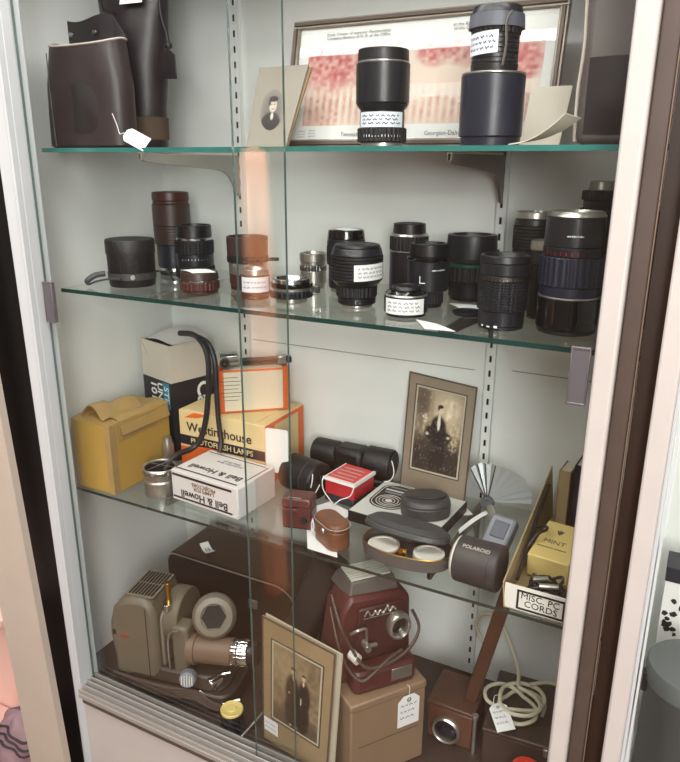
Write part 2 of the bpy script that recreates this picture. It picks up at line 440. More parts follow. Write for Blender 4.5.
# ------------------------------------------------------------------ lenses
def ring_mb(z0, z1, r0, r1, kind='smooth'):
    c = min(.0012, (z1-z0)*.2)
    if kind == 'ribs':
        return MB().lathe([(0, z0), (r0-c, z0), (r0, z0+c), (r1, z1-c), (r1-c, z1), (0, z1)], 120, mod=lambda k, z: 1.0 if k % 4 < 2 else .965)
    if kind == 'knurl':
        pr = [(0, z0), (r0-c, z0)]; n = max(3, int((z1-z0)/.0035))
        for i in range(n):
            a = z0+(z1-z0)*i/n; d = (z1-z0)/n; pr += [(r0*.97, a+.05*d), (r0, a+.2*d), (r0, a+.75*d), (r0*.97, a+.95*d)]
        return MB().lathe(pr+[(r1-c, z1), (0, z1)], 128, mod=lambda k, z: 1.0 if k % 4 < 2 else .975)
    if kind == 'grooves':
        pr = [(0, z0), (r0-c, z0)]; n = max(2, int((z1-z0)/.005))
        for i in range(n):
            a = z0+(z1-z0)*i/n; d = (z1-z0)/n; q = r0+(r1-r0)*i/n; pr += [(q*.95, a+.05*d), (q, a+.15*d), (q, a+.85*d), (q*.95, a+.95*d)]
        return MB().lathe(pr+[(r1*.95, z1), (0, z1)], 56)
    if kind == 'cap':
        h = z1-z0
        return MB().lathe([(0, z0), (r0-c, z0), (r0, z0+c), (r1, z1-c), (r1-c, z1), (r1*.82, z1), (r1*.8, z1-h*.12), (r1*.3, z1-h*.12), (r1*.28, z1-h*.05), (0, z1-h*.05)], 96, mod=lambda k, z: (1.0 if k % 2 else .985) if z < z1-c*1.5 else 1)
    if kind == 'glass':
        h = z1-z0
        return MB().lathe([(r1*.80, z0), (r0-c, z0), (r0, z0+c), (r1, z1-c), (r1-c, z1), (r1*.88, z1), (r1*.84, z1-h*.35), (r1*.74, z1-h*.8), (r1*.72, z0)], 56)
    return MB().lathe([(0, z0), (r0-c, z0), (r0, z0+c), (r1, z1-c), (r1-c, z1), (0, z1)], 56)
def lens(label, x, y, z, Rr, H, segs, group='camera lenses on the middle shelf', turn=0, name='camera_lens', cat='camera lens', tilt=None):
    t = thing(name, label, cat, (x, y, z), face(x, y)+turn, group)
    for s in segs:
        n, a, b, ra, rb, m = s[:6]; k = s[6] if len(s) > 6 else 'smooth'
        o = obj(n, ring_mb(a*H, b*H, ra*Rr, rb*Rr, k), m, t)
        if k == 'glass':
            h = (b-a)*H
            obj('front_element', MB().lathe([(rb*Rr*.735, b*H-h*.82), (rb*Rr*.5, b*H-h*.62), (rb*Rr*.25, b*H-h*.5), (0, b*H-h*.46)], 40), 'optic', o)
    return t
def ticks(t, Rr, z, a0, a1, n, m='paper', h=.003, w=.02, name='scale_marks'):
    mb = MB()
    for i in range(n):
        a = R(-90+a0+(a1-a0)*i/(n-1)); hh = h*random.choice((1, .6, .8)); d = w/2*(.5+random.random())
        r = Rr+.0003
        mb.add([(r*math.cos(a-d), r*math.sin(a-d), z), (r*math.cos(a+d), r*math.sin(a+d), z), (r*math.cos(a+d), r*math.sin(a+d), z+hh), (r*math.cos(a-d), r*math.sin(a-d), z+hh)], [(0, 1, 2, 3)])
    return obj(name, mb, m, t)
L2 = Z2+.0002
SM = 'smooth'
#PART2
# ------------------------------------------------------------------ middle shelf: lenses, pouch, papers
def pouch():
    t = thing('drum_case', 'round black leather drum case with strap, leftmost on the middle shelf', 'lens case', (.060, .151, L2), face(.060, .151))
    r, H = .0432, .085
    obj('body', MB().lathe([(0, 0), (r*.93, 0), (r*.97, .003), (r, H*.70), (0, H*.70)], 56), 'leather_black', t)
    obj('lid', MB().lathe([(0, H*.70), (r*1.03, H*.70), (r*1.03, H*.72), (r*1.03, H*.97), (r*.99, H), (0, H*.995)], 56), 'leather_black', t)
    obj('band', MB().lathe([(r*.99, H*.16), (r*1.012, H*.16), (r*1.012, H*.30), (r*.99, H*.30)], 56), 'leather_grey', t)
    obj('strap', MB().tube([(-.020, -.046, .018), (-.044, -.034, .017), (-.066, -.012, .010), (-.078, -.008, .005), (-.080, .004, .010), (-.066, .006, .019), (-.048, .004, .022)], .0052, 8, flat=.35), 'leather_grey', t)
    obj('strap', MB().tube([(.044, .012, .022), (.062, .022, .018), (.070, .012, .012), (.074, -.002, .006)], .0046, 8, flat=.35), 'leather_dark', t)
    obj('snap', MB().lathe([(0, .003), (.004, .003), (.005, 0), (0, 0)], 14, T(0, -r*1.012, H*.23, rx=90)), 'tin', t)
pouch()
lens('tall brown-barrelled telephoto lens standing behind the drum case', .042, .292, L2, .0372, .163,
     [('mount', 0, .05, .80, .80, 'lens_black'), ('mount_ring', .05, .10, .84, .84, 'steel'), ('barrel', .10, .38, .86, .90, 'lens_blue'), ('grip', .38, .60, .98, 1, 'lens_brown', 'grooves'),
      ('hood', .60, .86, 1, 1, 'lens_brown'), ('collar', .86, .90, .95, .95, 'lens_maroon'), ('lens_cap', .90, 1, .98, .96, 'lens_maroon', 'cap')])
t = lens('short black lens with chrome front rim, between drum case and brown lens', .146, .230, L2, .0364, .108,
     [('mount', 0, .10, .88, .88, 'lens_black'), ('aperture_ring', .10, .30, .98, 1, 'rubber', 'ribs'), ('barrel', .30, .52, .96, .96, 'lens_satin'), ('focus_ring', .52, .74, 1, 1, 'rubber', 'knurl'),
      ('collar', .74, .79, .93, .93, 'steel'), ('front_ring', .79, 1, .92, .90, 'lens_black', 'glass')])
ticks(t, .0352, .045, -40, 40, 9)
t = lens('flat brown lens with chrome rings under a loose white slip, at shelf front', .218, .150, L2, .0348, .037,
     [('mount', 0, .16, .93, .93, 'lens_maroon'), ('focus_ring', .16, .55, 1, 1, 'lens_maroon', 'ribs'), ('chrome_ring', .55, .63, .96, .96, 'steel'), ('front_ring', .63, 1, .97, .92, 'lens_brown', 'cap')])
def slip(label, pts, z, wob=.002, m='paper', group='loose paper slips', th=.0005):
    cx = sum(p[0] for p in pts)/4; cy = sum(p[1] for p in pts)/4
    t = MB().grid(8, 8, lambda u, v: ((pts[0][0]*(1-u)+pts[1][0]*u)*(1-v)+(pts[3][0]*(1-u)+pts[2][0]*u)*v-cx, (pts[0][1]*(1-u)+pts[1][1]*u)*(1-v)+(pts[3][1]*(1-u)+pts[2][1]*u)*v-cy, wob*math.sin(u*3.1)*math.sin(v*2.4+.4)+th), th)
    o = obj('paper_slip', t, m); o.location = (cx, cy, z); return tag(o, label, 'paper', group)
slip('loose white slip lying on top of the flat brown lens', [(.184, .140), (.226, .122), (.256, .148), (.216, .172)], L2+.0372, .003)
t = lens('brown and silver lens standing behind the peach reflection', .272, .222, L2, .0372, .094,
     [('mount', 0, .10, .86, .86, 'lens_maroon'), ('barrel', .10, .30, .90, .90, 'lens_maroon'), ('chrome_barrel', .30, .52, .92, .92, 'tin'), ('focus_ring', .52, .64, 1.0, 1.0, 'rubber', 'knurl'), ('hood', .64, 1, .98, 1, 'lens_brown', 'glass')])
obj('lock_lever', MB().box((.045, -.006, .053), (.022, .006, .006)), 'lens_black', t, .001)
t = lens('small lens wrapped in a pale blue price sticker, left of flat silver mount', .336, .150, L2, .0245, .050,
     [('mount', 0, .15, .95, .95, 'lens_maroon'), ('barrel', .15, .8, 1, 1, 'lens_maroon'), ('front_ring', .8, 1, .95, .92, 'tin', 'glass')])
arc_label(t, .0247, -62, 62, .013, .038, 'paper_blue', 2)
t = lens('flat lens mount adapter with stacked silver rings at the shelf front', .405, .153, L2, .036, .039,
     [('base_ring', 0, .22, .72, .72, 'tin'), ('lower_ring', .22, .5, 1, 1, 'lens_black', 'ribs'), ('middle_ring', .5, .66, .94, .94, 'tin'), ('tab_ring', .66, .8, .99, .99, 'lens_gloss'), ('top_ring', .8, 1, .86, .84, 'steel', 'glass')])
obj('locking_tab', MB().box((.038, -.010, .021), (.018, .012, .010)), 'lens_black', t, .001)
t = lens('small all-silver lens standing left of the big labelled lens', .372, .285, L2, .0248, .064,
     [('mount', 0, .14, .85, .85, 'tin'), ('barrel', .14, .5, .96, .96, 'tin'), ('focus_ring', .5, .66, 1, 1, 'steel', 'ribs'), ('collar', .66, .76, .92, .92, 'tin'), ('front_ring', .76, 1, 1, 1, 'tin', 'glass')])
t = lens('black lens with a white slip on its front, behind the big labelled lens', .443, .277, L2, .0339, .109,
     [('mount', 0, .08, .8, .8, 'tin'), ('barrel', .08, .45, .9, .9, 'lens_black'), ('focus_ring', .45, .76, 1, 1, 'rubber', 'ribs'), ('collar', .76, .86, 1, .97, 'lens_satin'), ('front_ring', .86, 1, .97, .93, 'lens_gloss', 'glass')])
slip('white slip resting on the lens behind the big labelled lens', [(.418, .262), (.455, .250), (.470, .280), (.432, .296)], L2+.1092, .002)
t = lens('large black lens widening upwards, white handwritten sticker on its side', .516, .172, L2, .0415, .098,
     [('mount', 0, .05, .62, .62, 'tin'), ('rear_barrel', .05, .17, .74, .74, 'lens_black'), ('aperture_ring', .17, .34, .79, .79, 'rubber', 'ribs'), ('cone', .34, .46, .80, 1, 'lens_black'), ('focus_ring', .46, .83, 1, 1, 'rubber', 'grooves'), ('front_barrel', .83, .95, .98, .92, 'lens_satin'), ('lens_cap', .95, 1, .88, .86, 'lens_black', 'cap')])
arc_label(t, .0417, -6, 72, .046, .071, 'paper', 3, tilt=.002)
t = lens('black lens with stepped cap in the back row, right of the big labelled lens', .540, .330, L2, .034, .120,
     [('mount', 0, .06, .85, .85, 'lens_black'), ('barrel', .06, .60, .98, .98, 'lens_satin'), ('chrome_line', .60, .62, .99, .99, 'tin'), ('focus_ring', .62, .82, 1, 1, 'rubber', 'ribs'), ('collar', .82, .86, .99, .95, 'tin'), ('lens_cap', .86, 1, .84, .82, 'lens_black', 'cap')])
t = lens('black lens with wide cap and white marks, just behind the squat stickered lens', .616, .226, L2, .0335, .100,
     [('mount', 0, .05, .70, .70, 'lens_black'), ('rear_barrel', .05, .26, .76, .76, 'rubber', 'ribs'), ('barrel', .26, .74, .96, .98, 'lens_satin'), ('collar', .74, .80, 1.02, 1.02, 'lens_gloss'), ('lens_cap', .80, 1, .92, .9, 'lens_black', 'cap')])
ticks(t, .0330, .060, 12, 48, 9, h=.0022, w=.05)
obj('index_mark', MB().box((-.0125, -.0303, .046), (.0012, .001, .011)).box((-.0085, -.0318, .041), (.009, .001, .0012)), 'paper', t)
t = lens('small squat lens with a big white sticker, at the shelf front centre', .611, .148, L2, .0330, .044,
     [('mount', 0, .10, .93, .93, 'lens_black'), ('barrel', .10, .68, 1, 1, 'lens_satin'), ('chrome_ring', .68, .74, .99, .97, 'tin'), ('front_ring', .74, .86, .95, .84, 'lens_gloss'), ('lens_cap', .86, 1, .70, .66, 'lens_black', 'cap')])
arc_label(t, .0331, -62, 52, .005, .028, 'paper', 3)
t = lens('wide black lens with deep cap and dark green ring, left of shelf standard', .658, .316, L2, .0422, .108,
     [('mount', 0, .05, .78, .78, 'lens_black'), ('rear_barrel', .05, .30, .84, .88, 'lens_black'), ('focus_ring', .30, .52, .97, .97, 'rubber', 'ribs'), ('green_band', .52, .58, .97, .97, 'green_ring'), ('collar', .58, .64, .99, 1, 'lens_satin'), ('lens_cap', .64, 1, 1, .96, 'lens_satin', 'cap')])
slip('white slip lying on glass under the wide capped lens', [(.640, .262), (.676, .222), (.712, .246), (.690, .268)], L2, .001)
slip('white slip lying at the very front edge of the middle shelf', [(.640, .118), (.672, .068), (.716, .072), (.676, .106)], L2, .001)
o = tag(obj('round_cover', MB().lathe([(0, 0), (.0225, 0), (.0232, .001), (.0232, .0042), (.0218, .0052), (.019, .0052), (.0185, .0042), (0, .0042)], 64, mod=lambda k, z: 1 if k % 2 else .985), 'lens_black'), 'flat round lens cap lying left of the ribbed lens', 'lens cap')
o.location = (.694, .194, L2)
t = lens('ribbed black zoom lens with fine squared grip, second from right at front', .761, .134, L2, .0344, .101,
     [('mount', 0, .05, .90, .90, 'lens_black'), ('rear_barrel', .05, .26, .92, .92, 'lens_satin'), ('zoom_grip', .26, .66, 1, 1, 'lens_satin', 'knurl'), ('scale_ring', .66, .74, 1, .98, 'lens_black'), ('focus_ring', .74, .90, .98, .98, 'lens_satin'), ('front_ring', .90, 1, 1, .97, 'lens_black', 'glass')])
ticks(t, .0340, .0685, -60, 60, 15, 'gold', .004); ticks(t, .0318, .004, -50, -12, 3, 'paper', .003, .12)
t = lens('tall dark lens in the back row beside the right shelf standard', .761, .300, L2, .0318, .149,
     [('mount', 0, .05, .85, .85, 'lens_black'), ('barrel', .05, .45, .92, .92, 'lens_black'), ('aperture_ring', .45, .62, .97, .97, 'rubber', 'ribs'), ('focus_ring', .62, .86, 1, 1, 'rubber', 'grooves'), ('collar', .86, .93, .98, .94, 'lens_satin'), ('front_ring', .93, 1, .94, .9, 'tin', 'glass')])
t = lens('slim black lens with grey rim squeezed between ribbed and tallest lenses', .797, .222, L2, .0222, .114,
     [('mount', 0, .06, .9, .9, 'lens_black'), ('barrel', .06, .7, .95, .95, 'lens_black'), ('focus_ring', .7, .88, 1, 1, 'rubber', 'ribs'), ('front_ring', .88, 1, 1.0, .96, 'tin', 'glass')])
t = lens('tallest fattest black lens at the right front, cream rim and red numbers', .847, .152, L2, .0422, .161,
     [('mount', 0, .04, .93, .93, 'lens_black'), ('lens_cap', .04, .30, .97, .97, 'lens_gloss'), ('chrome_line', .30, .315, .965, .965, 'tin'), ('rear_barrel', .315, .40, .95, .95, 'lens_blue'), ('focus_ring', .40, .64, 1, 1, 'lens_blue', 'ribs'), ('scale_ring', .64, .72, .93, .93, 'lens_black'), ('barrel', .72, .955, .92, .90, 'lens_satin'), ('front_ring', .955, 1, .90, .84, 'tin', 'glass')])
ticks(t, .0393, .106, -55, 20, 8, 'red_paint', .005); ticks(t, .0388, .130, -12, 16, 8, 'paper', .002, .04)
t = lens('tall lens with chrome-rimmed top at the back right, behind the tallest lens', .858, .302, L2, .0308, .196,
     [('mount', 0, .05, .85, .85, 'lens_black'), ('barrel', .05, .60, .95, .95, 'lens_black'), ('zoom_grip', .60, .80, 1.02, 1.02, 'rubber', 'ribs'), ('collar', .80, .86, .9, .9, 'lens_satin'), ('focus_ring', .86, .93, 1, 1, 'rubber', 'ribs'), ('front_ring', .93, 1, .74, .68, 'tin', 'glass')])
t = lens('dark lens half hidden by the right post, white label on its top', .924, .215, L2, .024, .166,
     [('mount', 0, .05, .9, .9, 'lens_black'), ('barrel', .05, .55, 1, 1, 'lens_black'), ('focus_ring', .55, .8, 1.03, 1.03, 'rubber', 'ribs'), ('collar', .8, .97, 1, 1, 'lens_blue'), ('top_label', .97, 1, .98, .98, 'paper')])

# ------------------------------------------------------------------ top shelf
L1 = Z1+.0002
def soft(w, d, h, dents=0, n=4):
    """rounded upright leather case, a squashed tube with a seamed, slightly uneven outline"""
    pr = []
    return pr
def case_short():
    t = thing('leather_lens_case', 'short wide brown leather case with open snap flap, top shelf left end', 'leather case', (.045, .101, L1))
    N = 64; rows = [(0, .94, .9), (.004, 1, 1), (.05, 1, 1), (.10, .985, 1), (.13, .91, 1), (.162, .845, 1.0), (.167, .84, .98)]
    mb = MB(); vs = []; fs = []
    def ring(z, k, j): return [(.0885*k*math.copysign(abs(math.cos(a))**.75, math.cos(a))+z*.04, .034*j*math.copysign(abs(math.sin(a))**.75, math.sin(a)), z-(.010*max(0, -math.sin(a)) if z > .15 else 0)) for a in (2*math.pi*i/N for i in range(N))]
    for z, k, j in rows: vs += ring(z, k, j)
    vs += ring(.167, .79, .86); vs += ring(.10, .88, .84)
    m = len(rows)+2
    for r in range(m-1):
        for i in range(N): fs.append((r*N+i, r*N+(i+1) % N, (r+1)*N+(i+1) % N, (r+1)*N+i))
    fs += [tuple(range(N))[::-1], tuple((m-1)*N+i for i in range(N))]
    mb.add(vs, fs); obj('body', mb, 'leather_brown', t)
    obj('piping', MB().tube([(x, y, z+.001) for x, y, z in ring(.166, .84, 1.0)[::4]], .0019, 6, closed=True), 'stitch', t)
    obj('flap', MB().grid(14, 4, lambda u, v: (-.066+.108*u-.003*v, .030-.004*math.sin(u*3)+.003*v, .150+.058*v-.004*math.sin(u*6)), .003), 'leather_dark', t)
    obj('flap', MB().grid(6, 4, lambda u, v: (.038+.040*u, .030-.018*u, .150+.056*v-.030*u*v-.004*u), .003), 'leather_dark', t)
    for x in (-.052, .002): obj('snap', MB().lathe([(0, .003), (.0035, .003), (.0045, 0), (0, 0)], 14, T(x, .024, .184, rx=90)), 'steel', t)
    pk = MB().grid(12, 12, lambda u, v: (-.004+.062*u, -.0345+.010*(u-.2)**2-.004*math.sin(math.pi*u)*math.sin(math.pi*v), .022+.078*v), .0025)
    obj('pocket', pk, 'leather_dark', t, label='darker front pocket')
    obj('seam', MB().tube([(-.052, -.0338, .004), (-.053, -.0342, .08), (-.052, -.0342, .148)], .0009, 6), 'leather_dark', t)
case_short()
def case_tall():
    t = thing('leather_lens_case', 'tall dark leather case with carrying strap and hang tag, behind the short case', 'leather case', (.05, .210, L1))
    N = 48; mb = MB(); vs = []; fs = []; rows = [(0, .052, .038), (.004, .055, .040), (.07, .057, .042), (.15, .063, .043), (.21, .068, .040), (.25, .075, .034), (.30, .074, .030), (.32, .070, .02)]
    for z, a, b in rows:
        for i in range(N):
            q = 2*math.pi*i/N; w = 1+.03*math.sin(3*q+z*40)
            vs.append((a*w*math.cos(q)+z*.04, b*w*math.sin(q), z))
    for r in range(len(rows)-1):
        for i in range(N): fs.append((r*N+i, r*N+(i+1) % N, (r+1)*N+(i+1) % N, (r+1)*N+i))
    fs += [tuple(range(N))[::-1], tuple((len(rows)-1)*N+i for i in range(N))]
    obj('body', mb.add(vs, fs), 'leather_dark', t)
    obj('base_band', MB().lathe([(.0555, .016), (.0568, .016), (.0580, .054), (.0565, .054)], 48, sy=.745, mod=lambda k, z: 1.03), 'suede', t, label='olive suede band round the foot')
    obj('strap', MB().tube([(.080, -.01, .33), (.079, -.012, .27), (.080, -.014, .22), (.092, -.016, .185), (.097, -.018, .165)], .0024, 8), 'leather_black', t)
    obj('strap', MB().tube([(-.034, -.030, .33), (-.040, -.034, .28), (-.030, -.040, .245), (-.020, -.042, .225), (.005, -.044, .218)], .0026, 8), 'leather_black', t)
    obj('hang_tag', MB().prism([(-.016, -.048), (.018, -.050), (.017, -.012), (.006, -.002), (-.006, -.002), (-.015, -.012)], 0, .003, T(.094, -.020, .163, rx=90)), 'leather_dark', t, .0006)
    obj('knot', MB().lathe([(0, -.006), (.005, -.004), (.006, 0), (.005, .004), (0, .006)], 12, T(.096, -.018, .166)), 'leather_black', t)
    flat_label(t, .046, .02, T(.044, -.043, .240, rx=76, rz=4), name='price_sticker')
case_tall()
XT = T(.176, .0640, L1+.0125, rx=62, rz=20) @ T(rz=62)
price_tag('white swing tag on string lying before the two leather cases', .024, .044, XT, [(.128, .066, L1+.052), (.136, .066, L1+.034), (.142, .0645, L1+.021), (.152, .062, L1+.022), (.160, .060, L1+.0195)])
def folder():
    t = thing('photo_folder', 'small grey photo folder with oval portrait of a man, leaning on wide frame', 'photograph')
    b0, b1, t1, t0 = Vector((.308, .176, L1)), Vector((.384, .176, L1)), Vector((.406, .214, L1+.126)), Vector((.314, .214, L1+.126))
    n = (b1-b0).cross(t0-b0).normalized(); k = n*-.0035
    obj('mount', MB().hexa([b0, b1, b1+k, b0+k], [t0, t1, t1+k, t0+k]), 'mount_grey', t, .0005)
    back = [Vector((.388, .178, L1)), Vector((.392, .190, L1)), Vector((.414, .224, L1+.122)), Vector((.409, .214, L1+.126))]
    obj('back_leaf', MB().hexa([b0+k*1.2, b1+k*1.2, b1+k*2.2, b0+k*2.2], [t0+k*1.2+Vector((.004, 0, -.002)), t1+k*1.2+Vector((.004, 0, -.002)), t1+k*2.2+Vector((.004, 0, -.002)), t0+k*2.2+Vector((.004, 0, -.002))]), 'mount_tan', t)
    ux = (b1-b0).normalized(); uy = n.cross(ux); c = b0*.25+b1*.25+t0*.25+t1*.25+n*.0007-ux*.003-uy*.004
    X = Matrix((ux.to_4d(), uy.to_4d(), n.to_4d(), (0, 0, 0, 1))).transposed()
    for i in range(3): X[3][i] = 0
    X.translation = c
    def fn(u, v):
        base = mixc((176, 170, 160), (112, 106, 99), blob(u, v, .5, .5, .55, .55, .5))
        base = mixc(base, (48, 43, 42), blob(u, v, .48, .10, .42, .34, .12)); base = mixc(base, (206, 200, 190), blob(u, v, .52, .34, .06, .09, .2)); base = mixc(base, (198, 186, 172), blob(u, v, .52, .60, .15, .17, .15))
        base = mixc(base, (44, 38, 36), max(blob(u, v, .52, .76, .18, .07, .15), blob(u, v, .37, .68, .04, .08, .3))); base = mixc(base, (70, 60, 55), max(blob(u, v, .46, .63, .03, .014, .4), blob(u, v, .58, .63, .03, .014, .4), blob(u, v, .52, .52, .05, .012, .4))); return base
    o = picture('oval_portrait', .046, .066, 40, 56, fn, t, X)
    me = o.data; import bmesh; bm = bmesh.new(); bm.from_mesh(me)
    bmesh.ops.delete(bm, geom=[v for v in bm.verts if (v.co.x/.023)**2+(v.co.y/.033)**2 > 1.02], context='VERTS'); bm.to_mesh(me); bm.free()
folder()
def wide_frame():
    W, H = .450, .206; al = math.degrees(math.atan2(.046, .20))
    t = thing('framed_picture', 'wide grey-framed old panoramic print in pink, leaning at the back of top shelf', 'framed picture', (.562, .252, L1))
    X = T(rx=90-al) @ T(0, H/2, 0)        # local XY in the plane of the picture
    fw = .013
    fr = MB()
    for (x, y, w, h) in ((0, H/2-fw/2, W, fw), (0, -H/2+fw/2, W, fw), (-W/2+fw/2, 0, fw, H-2*fw), (W/2-fw/2, 0, fw, H-2*fw)):
        fr.box((x, y, .004), (w, h, .014)); 
        fr.box((x*(1-.0), y, .0125), (w-(.007 if w > h else .007), h-.007 if h < w else h, .004), mi=1)
    obj('frame', fr, ['frame_silver', 'frame_dark'], t, .001, X=X)
    def fn(u, v):
        c = (240, 240, 238)
        if .045 < u < .965 and .13 < v < .84:
            n = noise2(u*70, v*34); n2 = noise2(u*120+7, v*60)
            c = mixc((238, 224, 208), (232, 206, 190), noise2(u*9, v*6))
            tree = max(blob(u, v, .15, .72, .13, .24, .3), blob(u, v, .30, .66, .07, .22, .3)*.8, blob(u, v, .57, .74, .06, .11, .4), blob(u, v, .70, .76, .10, .14, .3), blob(u, v, .88, .62, .09, .16, .2))
            c = mixc(c, (184, 70, 76), tree*(.15+.95*n)); c = mixc(c, (232, 170, 160), tree*.35*n2)
            if u < .2 and v < .6: c = mixc(c, (205, 128, 122), (.6-v)*1.1*n)
            row = blob(v, 0, .30, 0, .13, 1, .5)
            if row > 0:
                p = abs((u*34) % 1-.5); c = mixc(c, (196, 116, 110), row*.6*max(0, 1-p*2.6)*(.3+n)); c = mixc(c, (244, 232, 220), row*.5*max(0, p*2-.4))
            if .36 < v < .47 and u > .25: c = mixc(c, (246, 236, 226), .6)
        return c
    picture('print', W-2*fw, H-2*fw, 240, 110, fn, t, X @ T(0, 0, .004))
    text('Rank, Owner of superior Memberships\nCompany Battery of H. B. at the Office', .0072, 'ink', t, X @ T(-.105, .076, .0046), bold=0)
    text('at the Battery\nof the Office', .0072, 'ink', t, X @ T(.075, .076, .0046), bold=0)
    text('Tennessee Battery', .0095, 'ink_grey', t, X @ T(-.083, -.081, .0046), bold=0)
    text('Georgian-Dalton', .0095, 'ink_grey', t, X @ T(.060, -.081, .0046), bold=0)
    flat_label(t, .018, .018, X @ T(-.192, -.080, .0046), 'paper', 3, 'ink_blue'); flat_label(t, .016, .018, X @ T(-.172, -.079, .0048), 'paper', 3, 'ink_blue')
    obj('pane', MB().box((0, 0, .0065), (W-2*fw, H-2*fw, .0012)), 'pane', t, X=X)
wide_frame()
t = lens('black telephoto lens on end, paper sticker round its waist, top shelf centre', .568, .142, L1, .0378, .128,
     [('mount', 0, .05, .80, .80, 'tin'), ('aperture_ring', .05, .20, .93, .93, 'rubber', 'ribs'), ('rear_barrel', .20, .38, .84, .84, 'lens_satin'), ('cone', .38, .45, .84, .98, 'lens_black'), ('focus_ring', .45, .86, 1, 1, 'lens_satin'), ('chrome_line', .86, .875, .97, .97, 'tin'), ('lens_cap', .875, 1, .95, .93, 'lens_black', 'cap')], group='telephoto lenses on the top shelf')
arc_label(t, .0318, -70, 60, .026, .046, 'paper_blue', 3, 'ink'); ticks(t, .0352, .013, -45, 45, 13, h=.003)
t = lens('tallest lens on top shelf, plastic-wrapped upper half on wide black hood', .726, .142, L1, .0415, .168,
     [('lens_hood', 0, .07, .93, .95, 'lens_blue'), ('hood_barrel', .07, .52, 1, 1, 'lens_blue', 'smooth'), ('chrome_line', .52, .535, 1.0, 1.0, 'tin'), ('collar', .535, .60, .72, .74, 'lens_black'), ('barrel', .60, .80, .72, .72, 'lens_satin', 'grooves'), ('focus_ring', .80, .93, .76, .79, 'rubber', 'ribs'), ('lens_cap', .93, 1, .79, .74, 'lens_satin', 'cap')], group='telephoto lenses on the top shelf')
arc_label(t, .0322, -75, 5, .110, .136, 'paper_blue', 3, 'ink', tilt=.003)
obj('tape', MB().tube([(.010, -.0318, .096), (.013, -.0325, .12), (.012, -.034, .145), (.018, -.030, .158)], .0022, 6, flat=.3), 'tin', t)
obj('wrap_band', MB().lathe([(.0345, .142), (.0357, .142), (.0345, .158), (.0333, .158)], 48, mod=lambda k, z: 1+.012*math.sin(k*1.7)), 'grey_plastic_dark', t)
def case_right():
    t = thing('camera_case', 'tall grey-brown soft case with frayed pale seams at the right end of top shelf', 'camera case', (.885, .150, L1), 4)
    o = obj('body', MB().box((0, 0, .14), (.090, .10, .28), taper=(1.0, .9)), 'case_grey', t, .010)
    obj('piping', MB().tube([(-.045, -.052, .004), (-.0465, -.051, .06), (-.044, -.050, .11), (-.046, -.049, .17), (-.043, -.048, .24)], .0018, 6), 'stitch', t, label='pale frayed seam')
    obj('flap', MB().grid(8, 8, lambda u, v: (-.044+.088*u, -.0505-.003*math.sin(math.pi*u), .165+.11*v), .002), 'case_grey', t)
    obj('pocket', MB().grid(8, 8, lambda u, v: (-.036+.072*u, -.051-.008*math.sin(math.pi*u)*min(1, v*3), .012+.085*v), .002), 'leather_dark', t, label='darker front pocket')
    obj('flap_tie', MB().tube([(-.050, -.046, .16), (-.054, -.048, .19), (-.049, -.046, .22), (-.053, -.047, .25)], .0016, 6), 'stitch', t)
case_right()
def sheet(label, fn, m, th=.0008, nm='paper_sheet', cat='paper'):
    o = obj(nm, MB().grid(12, 12, fn, th), m); return tag(o, label, cat)
sheet('upright cream card leaning against the wide frame, left of grey soft case', lambda u, v: (.750+.055*u+.006*v, .205+.028*v, L1+.0005+.080*v), 'paper_cream', .0012, 'card', 'card')
sheet('curled cream sheet lying on glass before the grey soft case', lambda u, v: (.770+.066*u+.014*v, .070+.026*v-.004*u, L1+.0012+.034*u*u*(1-.25*v)+.004*v), 'paper_cream', .0008)
# ------------------------------------------------------------------ lowest shelf: boxes on the left
L3 = Z3+.0002
def yellow_box():
    t = thing('cardboard_carton', 'mustard yellow taped cardboard carton at the left front of lowest shelf', 'box', (-.002, .151, L3))
    w, d, h = .101, .168, .142
    obj('body', MB().box((0, 0, h/2), (w, d, h)), 'kraft_yellow', t, .0015)
    obj('flap', MB().grid(10, 8, lambda u, v: (-w/2+w*u, -d/2+.085*v, h+.001+.003*math.sin(u*3)*v+.012*v*(1-u)), .002), 'kraft_flap', t)
    obj('flap', MB().grid(8, 8, lambda u, v: (-.005+.062*u, -.055+.135*v, h+.0035+.005*math.sin(math.pi*u)-.028*max(0, u-.86)/.14-.002*v), .002), 'kraft_flap', t)
    obj('flap', MB().grid(10, 10, lambda u, v: (-.034+.060*u+.010*v, -.072+.10*v, h+.006+.026*math.sin(math.pi*min(1, u*1.1))*(1-.35*v)+.003*math.sin(v*9)), .002), 'tape', t, label='crumpled raised tape flap')
    obj('tape', MB().box((w/2-.006, -d/2-.0004, h/2), (.015, .0006, h-.002)).box((w/2+.0004, -d/2+.007, h/2), (.0006, .016, h-.002)), 'tape', t)
    obj('tape', MB().box((w/2+.0006, -.01, h-.020), (.0008, .11, .036)), 'tape', t)
yellow_box()
def quad_frame(A, B, D, z0=0):    # matrix for a vertical box face through A->B
    pass
